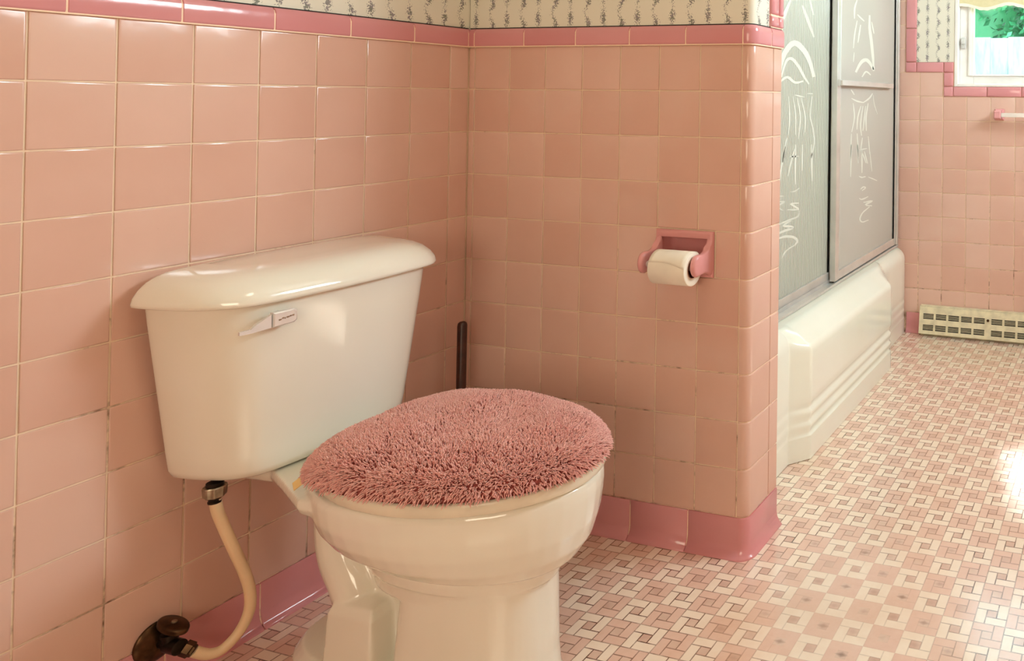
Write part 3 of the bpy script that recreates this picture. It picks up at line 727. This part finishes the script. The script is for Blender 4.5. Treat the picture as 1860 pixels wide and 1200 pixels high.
for i in range(NT_):
    r_ = math.sqrt(random.uniform(.0, 1.0)) if i % 5 else random.uniform(.86, 1.0)
    r_ = min(r_, .9995); a = random.uniform(0, 2*PI)
    p = cover_pt(r_, a); q = cover_pt(max(r_-.004, 0), a); t = cover_pt(r_, a+.01)
    nrm = (t-p).cross(q-p)
    if nrm.length < 1e-12: continue
    nrm.normalize()
    if nrm.z < 0: nrm = -nrm
    out = Vector((p.x-.50, p.y-YC, 0)).normalized()
    sw = math.sin(p.x*70+math.sin(p.y*55)*2)*.5+math.sin(p.y*83-p.x*31)*.5
    lay = Vector((math.cos(sw*3+1), math.sin(sw*3+1), 0))*.16
    hem = max(0, (r_-.80)/.2)
    d = (nrm+lay*.9*(1-hem*.5)+Vector((random.gauss(0,.24), random.gauss(0,.24), random.gauss(0,.12)))+Vector((0,0,-.58))*hem).normalized()
    gx, gy = math.floor(p.x/.0062), math.floor(p.y/.0062)
    h1 = math.sin(gx*12.9898+gy*78.233)*43758.5453; h2 = math.sin(gx*39.346+gy*11.135)*24634.6345
    cc = Vector(((gx+.25+.5*(h1-math.floor(h1)))*.0062-p.x, (gy+.25+.5*(h2-math.floor(h2)))*.0062-p.y, 0))
    d = (d+cc*95).normalized()
    L = random.uniform(.0068, .0098)*(1+.15*hem); rad = random.uniform(.0009, .00135)*(1-.15*hem)
    u_ = d.orthogonal().normalized(); v_ = d.cross(u_)
    bend = (lay*.6+Vector((0,0,-.5))*(.3+hem)+out*.2)*L*.35
    k0 = cnt*10
    for j, (h, rr) in enumerate(((-.1, 1.0), (.45, 1.15), (.82, .85))):
        c_ = p+d*(L*h)+bend*(max(h, 0)**2)
        for k in range(3):
            an = 2*PI*k/3+j*.4
            V[k0+j*3+k] = c_+u_*(math.cos(an)*rad*rr)+v_*(math.sin(an)*rad*rr)
    V[k0+9] = p+d*L+bend
    b = base+k0
    for j in range(2):
        for k in range(3):
            k2 = (k+1) % 3
            F_.append((b+j*3+k, b+j*3+k2, b+j*3+3+k2, b+j*3+3+k))
    for k in range(3): F_.append((b+6+k, b+6+(k+1) % 3, b+9))
    cnt += 1
me = bpy.data.meshes.new('seat_cover')
me.from_pydata(cv+[tuple(q) for q in V[:cnt*10].tolist()], [], cf+F_)
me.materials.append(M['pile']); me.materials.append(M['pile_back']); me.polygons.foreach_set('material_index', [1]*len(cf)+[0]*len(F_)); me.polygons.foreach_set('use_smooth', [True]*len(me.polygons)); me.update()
cov = thing('seat_cover', (.5, YC, .41), 'fluffy pink shag cover pulled over the toilet lid', 'seat cover')
o = bpy.data.objects.new('shag_pile', me); C.objects.link(o); o.parent = cov; o.matrix_parent_inverse = cov.matrix_world.inverted()
mb = MB()
pth = curve([(.322, -.590, .4215), (.306, -.602, .413), (.293, -.609, .400), (.276, -.613, .386)], 5)
mb.loft([[p+Vector((-.003, .001, .0055)), p+Vector((.0035, -.001, -.0055)), p+Vector((.0045, .000, -.0055)), p+Vector((-.002, .002, .0055))] for p in pth])
mb.build('elastic_strap', M['ribbon'], cov)['label'] = 'pale yellow strap end'

# ------------------------------------------------------------------ water supply
mb = MB()
ws = thing('supply_hose', (.10, -.618, .34), 'cream hose curving from under the tank down to the wall valve', 'hose')
pth = curve([(.100, -.618, .345), (.100, -.613, .318), (.103, -.604, .285), (.106, -.590, .240), (.108, -.572, .185), (.106, -.562, .145), (.100, -.559, .108), (.092, -.569, .076), (.084, -.590, .057), (.077, -.606, .058), (.071, -.617, .066), (.067, -.624, .0735)], 6)
mb.tube(pth, .0088, 18); mb.build('hose', M['hose'], ws, sharp=60)
mb = MB()
for k in range(1): pass
prof = []
n = 48
def flut(r, z): return [(.100+(r*(1+.055*math.copysign(1, math.sin(8*a)) if r > .014 else r))*math.cos(a)*1.0 if False else .100+math.cos(a)*(r+(.0012 if math.sin(8*a) > 0 else 0)), -.618+math.sin(a)*(r+(.0012 if math.sin(8*a) > 0 else 0)), z) for a in [2*PI*k/n for k in range(n)]]
mb.loft([flut(.0135, .347), flut(.0150, .349), flut(.0160, .364), flut(.0150, .366)], smooth=False)
mb.build('coupling_nut', M['zinc'], ws, sharp=25)
mb = MB(); mb.lathe((.100, -.618, .336), (0,0,1), [(0, .0095), (.003, .0098), (.004, .0088), (.0065, .0088), (.0075, .0098), (.011, .0098), (.012, .008)], 20)
mb.lathe((.100, -.618, .366), (0,0,1), [(0, .0125), (.0058, .0125)], 20)
mb.build('ferrule', M['darkbrass'], ws)

VY, VZ = -.641, .0905
vv = thing('shutoff_valve', (0, VY, VZ), 'tarnished brass shutoff valve on the wall low down left of the toilet', 'valve')
mb = MB(); mb.lathe((.0012, VY, VZ), (1,0,0), [(0, .034), (.002, .034), (.004, .0325), (.008, .026), (.013, .016), (.016, .0105)], 36)
mb.build('escutcheon', M['brass'], vv, sharp=60)
mb = MB(); mb.lathe((.014, VY, VZ), (1,0,0), [(0, .009), (.018, .009), (.019, .0125), (.046, .0125), (.048, .010)], 24)
mb.lathe((.036, VY, VZ), (0,0,1), [(0, .0115), (.014, .0115), (.015, .0135), (.021, .0135), (.022, .008), (.030, .007)], 20)
od = Vector((.85, .62, -.48)).normalized()
vb = mb.build('valve_body', M['darkbrass'], vv)
mb = MB()
oa = Vector((.042, VY+.004, VZ-.002)); ob = Vector((.067, -.624, .0735)); od = (ob-oa).normalized()
mb.lathe(oa, od, [(0, .0095), ((ob-oa).length*.45, .0095), ((ob-oa).length*.46, .0125), ((ob-oa).length*.85, .0125), ((ob-oa).length*.9, .0100), ((ob-oa).length*.999, .0095)], 6)
mb.build('outlet_nut', M['brass'], vv, sharp=25)
mb = MB()
hc = Vector((.040, VY+.002, VZ+.034)); tilt = Matrix.Rotation(math.radians(12), 3, 'Y') @ Matrix.Rotation(math.radians(-8), 3, 'X')
mb.loft([[hc+tilt @ Vector((.030*s2*math.cos(2*PI*k/32), .0175*s2*math.sin(2*PI*k/32), z)) for k in range(32)] for z, s2 in ((-.006, .90), (-.005, .98), (.001, 1.0), (.003, .96), (.0045, .86))])
hd = mb.build('oval_handle', M['brass'], vv, sharp=45)
mb = MB(); mb.lathe(hc+tilt @ Vector((0,0,.0046)), tilt @ Vector((0,0,1)), [(0, .0045), (.0022, .0042), (.003, .003)], 14)
mb.build('screw', M['zinc'], hd)

# ------------------------------------------------------------------ plunger in the corner
b0 = Vector((.098, -.102, .0)); t0 = Vector((.058, -.062, .497))
pl = thing('plunger', b0, 'plunger with dark brown wooden handle standing in the tiled corner', 'plunger')
ax = (t0-b0).normalized()
mb = MB(); Lh = (t0-b0).length
mb.lathe(b0, ax, [(.075, .0105), (Lh-.010, .0110), (Lh-.004, .0095), (Lh-.001, .006), (Lh, .002)], 20)
mb.build('handle', M['wood'], pl, sharp=60)
mb = MB(); mb.lathe(b0+Vector((0, 0, .0)), (0,0,1), [(.0, .062), (.006, .064), (.030, .056), (.050, .040), (.060, .022), (.066, .017), (.085, .016)], 32)
mb.build('rubber_cup', M['plug'], pl)

# ------------------------------------------------------------------ paper holder and roll
X0, X1, Z0, Z1 = .5680, .7210, ROWS[5]+.001, ROWS[6]-.001
hold = thing('toilet_paper_holder', ((X0+X1)/2, 0, (Z0+Z1)/2), 'pink ceramic toilet paper holder set into the tiled stub wall', 'paper holder')
mb = MB()
def rect(i, y, x0=X0, x1=X1, z0=Z0, z1=Z1): return [(x0+i, y, z0+i), (x1-i, y, z0+i), (x1-i, y, z1-i), (x0+i, y, z1-i)]
ix0, ix1, iz0, iz1 = HX0+.003, HX1-.003, HZ0+.003, HZ1-.003
rr = [rect(0, -.001), rect(.0003, -.006), rect(.003, -.0095), rect(.007, -.010), [(ix0-.002, -.009, iz0-.002), (ix1+.002, -.009, iz0-.002), (ix1+.002, -.009, iz1+.002), (ix0-.002, -.009, iz1+.002)],
      [(ix0, -.006, iz0), (ix1, -.006, iz0), (ix1, -.006, iz1), (ix0, -.006, iz1)], [(ix0, .030, iz0), (ix1, .030, iz0), (ix1, .030, iz1), (ix0, .030, iz1)], [(ix0+.012, .046, iz0+.012), (ix1-.012, .046, iz0+.012), (ix1-.012, .046, iz1-.012), (ix0+.012, .046, iz1-.012)]]
mb.loft(rr, 0, True, False, True)
mb.build('back_plate', M['pinkceramic'], hold, sharp=60)
def ear(x, s_):
    side = [(-.004, Z1-.005), (-.008, Z1-.014), (-.014, Z1-.029), (-.026, Z1-.041), (-.045, Z1-.045), (-.062, Z1-.043), (-.076, Z1-.048), (-.084, Z1-.064), (-.082, Z1-.082), (-.071, Z1-.093), (-.052, Z1-.091), (-.034, Z1-.091), (-.016, Z1-.097), (-.004, Z0+.003)]
    side = chaikin([Vector((0, a, b)) for a, b in side], 2)
    cx = sum((p for p in side), Vector())/len(side)
    mb = MB()
    rings = []
    for xo, k in ((-.0080, .78), (-.0068, .92), (-.003, 1.0), (.003, 1.0), (.0068, .92), (.0080, .78)):
        rings.append([(x+xo, cx.y+(p.y-cx.y)*(k if p.y < -.012 else 1), cx.z+(p.z-cx.z)*k) for p in side])
    mb.loft(rings)
    return mb.build('arm', M['pinkceramic'], hold, sharp=60)
ear(X0+.0085, -1); ear(X1-.0085, 1)
RX, RY, RZ = .6445, -.062, .6745
mb = MB(); mb.lathe((X0+.015, RY, RZ), (1,0,0), [(0, .006), (.004, .0085), (.010, .0085)]+[(.012+.0022*k, .0075 if k % 2 else .0092) for k in range(6)]+[(.030, .009), (.100, .009), (.116, .0085), (.120, .006)], 18)
mb.build('spindle', M['chrome'], hold)
rollz = RZ-.004
rl = thing('toilet_paper_roll', (RX, RY, rollz), 'part-used white toilet paper roll on the pink wall holder', 'toilet paper')
mb = MB(); xa, xb = .6095, .7032
ro, ri = .0385, .0195
prof = [(xa+.001, ri+.0012), (xa, ri+.003), (xa, ro-.001), (xa+.001, ro), (xb-.001, ro), (xb, ro-.001), (xb, ri+.003), (xb-.001, ri+.0012)]
mb.loft([[(x, RY+r*math.cos(2*PI*k/56), rollz+r*math.sin(2*PI*k/56)) for k in range(56)] for x, r in prof]+[[(prof[0][0], RY+prof[0][1]*math.cos(2*PI*k/56), rollz+prof[0][1]*math.sin(2*PI*k/56)) for k in range(56)]], 0, True, False, False)
mb.build('roll', M['tissue'], rl, sharp=50)
mb = MB()
mb.loft([[(x, RY+r*math.cos(2*PI*k/40), rollz+r*math.sin(2*PI*k/40)) for k in range(40)] for x, r in ((xa-.0005, ri), (xa-.0005, ri+.001), (xb+.0005, ri+.001), (xb+.0005, ri), (xa-.0005, ri))], 0, True, False, False)
mb.build('cardboard_core', M['card'], rl, sharp=40)
mb = MB()   # loose end of the sheet lapping over the top
def lap(x, k, a0, a1):
    a = a0+(a1-a0)*k; r = ro+.0008+.003*max(0, k-.75)*(1.0 if x < .66 else .3)
    return (x, RY-r*math.cos(a)*1, rollz+r*math.sin(a))
rows = []
for k in range(13):
    q = k/12; rows.append([lap(xa+.001+(xb-xa-.002)*j/10, q, .45+.22*math.sin(j/10*PI)*.7-.3*(j/10), 2.2) for j in range(11)])
mb.loft(rows, 0, closed=False, cap0=False, cap1=False)
lp = mb.build('loose_sheet', M['tissue'], rl, sharp=0); so = lp.modifiers.new('solid', 'SOLIDIFY'); so.thickness = .0005

# ------------------------------------------------------------------ bathtub
RIM = .385
mb = MB(); rings = []
ys = [YS+.002, .20, .30, .40, .425, .432, .436, .44]+[.444+.005*k for k in range(9)]+[.489, .493, .50, .55, .7, .9, 1.1, 1.25, 1.27]+[1.28+.014*k for k in range(10)]+[1.42, 1.5, 1.6, 1.68, FAR-.024, FAR-.012, FAR-.006, FAR-.004]
for y in ys:
    xo_e = .716-.024*(y-.32)
    bulge = min(1, max(0, (y-.436)/.055))*(1-min(1, max(0, (y-1.28)/.13)))
    xo = xo_e+(.761-xo_e)*bulge
    endr = 0 if y < FAR-.03 else .012*(1-math.sqrt(max(0, 1-((y-(FAR-.024))/.021)**2)))
    pts = [(xo-.012, .0), (xo-.012, .0015), (xo, .0015), (xo, .050), (xo-.0005, .070)]
    # three shallow mouldings along the panel
    for zz, st in ((.076, .0), (.112, .0), (.150, .0)):
        d = .0055*bulge+.0015
        pts += [(xo, zz-.008), (xo-d*.9, zz-.003), (xo-d, zz+.004), (xo-d*.35, zz+.014), (xo, zz+.022)]
    pts += [(xo, .19), (xo, .24), (xo, .285), (xo, .312)]
    xr = .675; cx_, cz_, rr_ = xo-.030, .312, .030
    sl = []
    for k in range(1, 6):
        a = (PI/2-.38)*k/5
        sl.append((cx_+rr_*math.cos(a), cz_+rr_*math.sin(a)))
    q0 = sl[-1]; q1 = (xr, RIM)
    for k in (1, 2, 3): sl.append((q0[0]+(q1[0]-q0[0])*k/4, q0[1]+(q1[1]-q0[1])*k/4+.006*math.sin(PI*k/4)))
    sl += [(xr+.006, RIM-.0012), (xr-.006, RIM)]
    # the plain ends roll over in a tight quarter round instead
    rd = [(xo-.048+.048*math.cos(PI/2*k/9), RIM-.055+.055*math.sin(PI/2*k/9)) for k in range(10)]
    bf = bulge**.6
    pts += [(p[0]*bf+q[0]*(1-bf), p[1]*bf+q[1]*(1-bf)) for p, q in zip(sl, rd)]
    ey = smoothstep(YS+.05, YS+.30, y)*(1-smoothstep(FAR-.30, FAR-.06, y))
    for x, dz in ((.640, 0), (.590, 0), (.565, -.004), (.548, -.03), (.53, -.15), (.50, -.25), (.44, -.30), (.33, -.31), (.22, -.30), (.16, -.25), (.13, -.15), (.11, -.03), (.095, -.004), (.07, 0), (.02, 0), (.004, 0)):
        pts.append((x, RIM+dz*ey))
    pts += [(.004, .03), (.30, .0)]
    rings.append([(x-(endr if x > .65 else 0), y, z-(endr*.8 if z > .3 else 0)) for x, z in pts])
mb.loft(rings)
tub = tag(mb.build('bathtub', M['tub'], sharp=89), 'white enamelled bathtub with moulded apron in the alcove', 'bathtub')

# ------------------------------------------------------------------ sliding shower doors
fr = thing('shower_door_frame', (.615, YS, RIM), 'aluminium track and wall jambs framing the shower on the tub rim', 'door frame')
TZ = RIM+.001; DT = 1.80
mb = MB(); ya, yb = YS+.001, FAR-.004
mb.box((.588, ya, TZ), (.645, yb, TZ+.006)); mb.box((.588, ya, TZ+.006), (.592, yb, TZ+.022)); mb.box((.612, ya, TZ+.006), (.6145, yb, TZ+.018)); mb.box((.640, ya, TZ+.006), (.645, yb, TZ+.010))
mb.build('bottom_track', M['alu'], fr, bevel=.001)
mb = MB(); mb.box((.588, yb-.022, TZ+.023), (.593, yb, DT+.04)); mb.box((.593, yb-.004, TZ+.023), (.640, yb, DT+.04)); mb.box((.636, yb-.026, TZ+.011), (.645, yb-.004, DT+.04))
mb.build('wall_jamb', M['alu'], fr, bevel=.001)
mb = MB(); mb.box((.588, ya, TZ+.023), (.640, ya+.016, DT+.04))
mb.build('wall_jamb', M['alu'], fr, bevel=.001)
mb = MB(); mb.box((.586, ya, DT+.0405), (.646, yb, DT+.085)); mb.build('header', M['alu'], fr, bevel=.002)
def door(x, y0, y1, label, glass, etch, stile_near, stile_far, group):
    d = thing('shower_door', (x, (y0+y1)/2, TZ+.01), label, 'shower door', group)
    z0, z1 = TZ+.0115, DT
    mb = MB(); mb.box((x-.0025, y0+stile_near-.004, z0+.028), (x+.0025, y1-stile_far+.004, z1-.02)); mb.build('glass_panel', glass, d)
    for a, b in ((y0, y0+stile_near), (y1-stile_far, y1)):
        mb = MB(); mb.box((x-.0105, a, z0), (x+.0105, b, z1))
        mb.box((x+.0035, b-.0025 if a == y0 else a, z0+.02), (x+.0115, b if a == y0 else a+.0025, z1-.02)); mb.build('stile', M['alu'], d, bevel=.0012)
    for a, b in ((z0, z0+.032), (z1-.03, z1)):
        mb = MB(); mb.box((x-.009, y0+stile_near, a), (x+.009, y1-stile_far, b)); mb.build('rail', M['alu'], d, bevel=.0012)
    mb = MB(); mb.box((x-.004, y1-stile_far-.007, z0+.032), (x+.0045, y1-stile_far, z1-.03)); mb.build('dark_gap_strip', M['gap_black'], d)  # black strip standing in for the shaded gap beside the glass
    mb = MB()
    for fl in etch:
        pr = [(fl[i]/1000, fl[i+1]/1000) for i in range(0, len(fl), 2)]
        rows = [(pr[i], pr[i+1]) for i in range(0, len(pr), 2)]
        rows = [[(x+.0026, min(max(a, y0+stile_near), y1-stile_far-.008), b), (x+.0026, min(max(c, y0+stile_near), y1-stile_far-.008), e_)] for (a, b), (c, e_) in rows]
        mb.loft([[r_[0], r_[1], (x+.0032, r_[1][1], r_[1][2]), (x+.0032, r_[0][1], r_[0][2])] for r_ in rows], smooth=False)
    mb.build('etched_design', M['etch'], d, sharp=0)
    return d
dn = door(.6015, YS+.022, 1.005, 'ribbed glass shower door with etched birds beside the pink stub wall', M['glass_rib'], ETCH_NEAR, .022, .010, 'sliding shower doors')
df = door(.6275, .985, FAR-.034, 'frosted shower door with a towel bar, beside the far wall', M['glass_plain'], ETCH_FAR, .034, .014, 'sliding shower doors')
bz = 1.119
mb = MB(); mb.box((.6485, .990, bz-.0095), (.6565, 1.618, bz+.0095)); tb = mb.build('towel_bar', M['alu'], df, bevel=.001)
for y in (1.002, 1.60):
    mb = MB(); mb.box((.6285+.0095 if y < 1.1 else .6285+.0028, y-.014, bz-.012), (.6483, y+.014, bz+.012)); mb.build('bracket', M['chrome'], tb, bevel=.001)

# ------------------------------------------------------------------ towel bar on the far wall
tw = thing('towel_bar', (1.10, FAR, .995), 'chrome towel bar on pink ceramic posts below the window', 'towel bar')
for x in (1.108, 1.72):
    mb = MB()
    mb.loft([[(x+sx*h, FAR-y, .998+sz*h*1.15) for sx, sz in ((-1,-1),(1,-1),(1,1),(-1,1))] for y, h in ((.0005, .022), (.004, .022), (.008, .019), (.030, .013), (.045, .013), (.052, .016), (.066, .016), (.070, .012))])
    mb.build('post', M['pinkceramic'], tw, bevel=.002)
mb = MB(); mb.box((1.1245, FAR-.066, .988), (1.7035, FAR-.050, 1.006)); mb.build('bar', M['chrome'], tw, bevel=.001)

# ------------------------------------------------------------------ baseboard heating vent
vx0, vx1 = .757, 1.50
vt = thing('baseboard_vent', ((vx0+vx1)/2, FAR, 0), 'ivory metal baseboard vent with two rows of slots under the window', 'vent')
yt, yb_ = FAR-.026, FAR-.048
def vp(x, w_, d=0):   # w_ 0..1 up the sloping face, d outward
    z = .012+.116*w_; y = yb_+(yt-yb_)*w_
    return (x, y-d, z)
mb = MB()
def vplate(xa, xb, wa, wb, d=.003):
    a = vp(xa, wa); mb.obox(a, (xb-xa, 0, 0), Vector(vp(xa, wb))-Vector(a), (0, -d, 0))
bands = [(0, .13), (.335, .545), (.745, 1.0)]
for a, b in bands: vplate(vx0, vx1, a, b)
slots = []; x = vx0+.018
gap = .0095; sw = .0485
while x < vx1-.05:
    for k in range(5):
        if x+sw > vx1-.012: break
        slots.append((x, x+sw)); x += sw+gap
    x += .020
for a, b in ((.13, .335), (.545, .745)):
    edges = [vx0]+[q for s2 in slots for q in s2]+[vx1]
    for i in range(0, len(edges), 2): vplate(edges[i], edges[i+1], a, b)
mb.obox((vx0, yt, .128), (vx1-vx0, 0, 0), (0, FAR-.002-yt, 0), (0, 0, .003))
for x in (vx0, vx1-.003):
    mb.prism([(x, yb_, .012), (x, yt, .128), (x, FAR-.002, .128), (x, FAR-.002, .012)], (.003, 0, 0))
mb.obox((vx0+.004, yb_+.020, .0), (vx1-vx0-.008, 0, 0), (0, .003, 0), (0, 0, .012))
mb.build('cover', M['ivory'], vt, bevel=.0006)
for a, b in ((.13, .335), (.545, .745)):
    for s0, s1 in slots:
        mb = MB()
        for k in (1, 2, 3):
            w0 = a+(b-a)*k/4-.007
            vplate(s0, s1, w0, w0+.014, .0015)
        lv = mb.build('louver', M['ivory'], vt)
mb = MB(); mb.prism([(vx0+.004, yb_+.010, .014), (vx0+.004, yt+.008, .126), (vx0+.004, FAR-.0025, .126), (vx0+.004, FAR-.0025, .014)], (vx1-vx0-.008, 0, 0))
mb.build('dark_duct_block', M['slot'], vt)  # solid block, the shade of the vent interior put into its colour
mb = MB(); kx = (slots[4][1]+slots[5][0])/2
mb.lathe(Vector(vp(kx, .68))+Vector((0, -.003, 0)), (0,-1,.2), [(0, .006), (.004, .006), (.006, .004)], 14)
mb.build('damper_knob', M['brass'], vt)

# ------------------------------------------------------------------ window shade
ws2 = thing('window_shade', (1.33, yw-.03, 1.5), 'cream cloth window shade with scalloped braid hem', 'window shade')
def hem(x): return 1.479+.010*math.cos((x-1.14)/.21*2*PI)
xs = [WX0+.0165+(WX1-WX0-.033)*k/90 for k in range(91)]
mb = MB(); ysd = yw-.020
mb.loft([[(x, ysd+.0015, hem(x)), (x, ysd, hem(x)), (x, ysd, WZ1-.05), (x, ysd+.0015, WZ1-.05)] for x in xs])
mb.build('cloth', M['shade'], ws2, sharp=40)
mb = MB()
mb.loft([[(x, ysd-.0035, hem(x)-.003+.0015*math.sin(k*1.7)), (x, ysd-.0035, hem(x)+.011), (x, ysd-.0005, hem(x)+.011), (x, ysd-.0005, hem(x)-.003+.0015*math.sin(k*1.7))] for k, x in enumerate(xs)])
mb.build('braid_trim', M['tissue'], ws2, sharp=40)
mb = MB(); mb.lathe((WX0+.017, ysd+.004, WZ1-.036), (1,0,0), [(0, .014), (WX1-WX0-.034, .014)], 20); mb.build('roller', M['tissue'], ws2)

# ------------------------------------------------------------------ outside the window
mb = MB(); mb.box((-3, FAR+.13, -.3), (7, 9, -.2)); struct(mb.build('ground', M['lawn']))
mb = MB()
for k in range(30): mb.box((-.8+k*.12, 3.50, -.2), (-.8+k*.12+.1185, 3.525, 1.487+.004*math.sin(k*2.3)))
mb.box((-.8, 3.526, .1), (2.8, 3.56, .18)); mb.box((-.8, 3.526, 1.2), (2.8, 3.56, 1.28))
tag(mb.build('fence', M['fence']), 'pale blue-white board fence seen through the window', 'fence')
hd = thing('hedge', (1.0, 4.4, -.2), 'green leafy bush behind the pale fence outside the window', 'hedge')
mb = MB()
for k in range(15000):
    x = random.uniform(-.7, 3.0); z = random.uniform(.9, 2.35); 
    y = 4.15+.25*math.sin(x*5+z*3)+.12*math.sin(z*11+x*7)+random.uniform(0, .5)
    p = Vector((x, y, z+.08*math.sin(x*6)))
    d = Vector((random.gauss(0,1), random.gauss(0,1)-.5, random.gauss(0,1))).normalized(); u_ = d.orthogonal().normalized(); v_ = d.cross(u_)
    l_ = random.uniform(.045, .085)
    ids = [mb.vert(p), mb.vert(p+u_*l_*.5+v_*l_*.28+d*.004), mb.vert(p+u_*l_), mb.vert(p+u_*l_*.5-v_*l_*.28+d*.004)]
    mb.face(ids, 0, False)
for k in range(7):
    cx_ = -.6+k*.6
    mb.lathe((cx_, 4.75, -.2), (0,0,1), [(0, .30), (.8, .42), (1.6, .46), (2.2, .36), (2.5, .1)], 14)
o = mb.build('foliage', M['leaf'], hd, sharp=0); o['kind'] = 'stuff'
mb = MB()
for x in (-.2, .6, 1.4, 2.2): mb.tube([(x, 4.5, -.2), (x+.05, 4.45, .8), (x-.05, 4.45, 1.9)], [.05, .04, .02], 10)
mb.build('stem', M['bark'], hd)

# ------------------------------------------------------------------ light
wd = bpy.data.worlds.new('World'); sc.world = wd; wd.use_nodes = True
bg = wd.node_tree.nodes['Background']; bg.inputs[0].default_value = (.80, .93, 1.0, 1); bg.inputs[1].default_value = SKY
def light(name, typ, loc, d, energy, col, **k):
    l = bpy.data.lights.new(name, typ); l.energy = energy; l.color = col
    for a, v in k.items(): setattr(l, a, v)
    o = bpy.data.objects.new(name, l); C.objects.link(o); o.location = loc
    o.rotation_euler = Vector(d).to_track_quat('-Z', 'Y').to_euler()
    return o
light('sun', 'SUN', (0, 6, 6), (.30, -.95, -1.02), SUN, (.94, .98, 1), angle=.09)
light('side_light', 'AREA', (XR+.10, (RY0+RY1)/2, (RZ0+RZ1)/2), (-1, 0, 0), SIDE_LIGHT, (.82, .97, 1.0), shape='RECTANGLE', size=RZ1-RZ0-.08, size_y=RY1-RY0-.08)  # area lamp added behind the unseen window as cool side light
light('top_fill', 'AREA', (1.25, -1.0, HC-.03), (0, 0, -1), TOP_FILL, (1, .88, .68), shape='DISK', size=.5)  # warm fill added under the ceiling, no fixture there
light('rear_fill', 'AREA', (1.25, YB+.10, 1.15), (-.28, 1, -.12), REAR_FILL, (1, .86, .64), shape='RECTANGLE', size=1.1, size_y=.6)  # warm fill added behind the camera to lift the stub wall

# ------------------------------------------------------------------ camera
cam = bpy.data.cameras.new('camera'); co = bpy.data.objects.new('camera', cam); C.objects.link(co)
cam.sensor_fit = 'HORIZONTAL'; cam.sensor_width = 36; cam.lens = 1379.2203/1860*36
cam.shift_x = (930-1670.8975)/1860; cam.shift_y = (163.3908-600)/1860
cam.clip_start = .02
yaw, pitch, roll = -.26478795, .01277431, .01044084
fw = Vector((math.sin(yaw)*math.cos(pitch), math.cos(yaw)*math.cos(pitch), math.sin(pitch)))
r0 = Vector((math.cos(yaw), -math.sin(yaw), 0)); u0 = r0.cross(fw)
rv = r0*math.cos(roll)+u0*math.sin(roll); uv = -r0*math.sin(roll)+u0*math.cos(roll)
mt = Matrix((rv, uv, -fw)).transposed().to_4x4(); mt.translation = (1.6488853, -1.5977735, .9702274+HB)
co.matrix_world = mt; sc.camera = co
sc.view_settings.view_transform = 'Standard'; sc.view_settings.look = 'None'; sc.view_settings.gamma = 1.0
sc.view_settings.use_curve_mapping = False; sc.view_settings.exposure = EXPO
sc.cycles.use_denoising = True
sc.cycles.max_bounces = 10; sc.cycles.diffuse_bounces = 5; sc.cycles.glossy_bounces = 4; sc.cycles.transparent_max_bounces = 8
sc.cycles.sample_clamp_indirect = 6; sc.cycles.caustics_reflective = False; sc.cycles.caustics_refractive = False
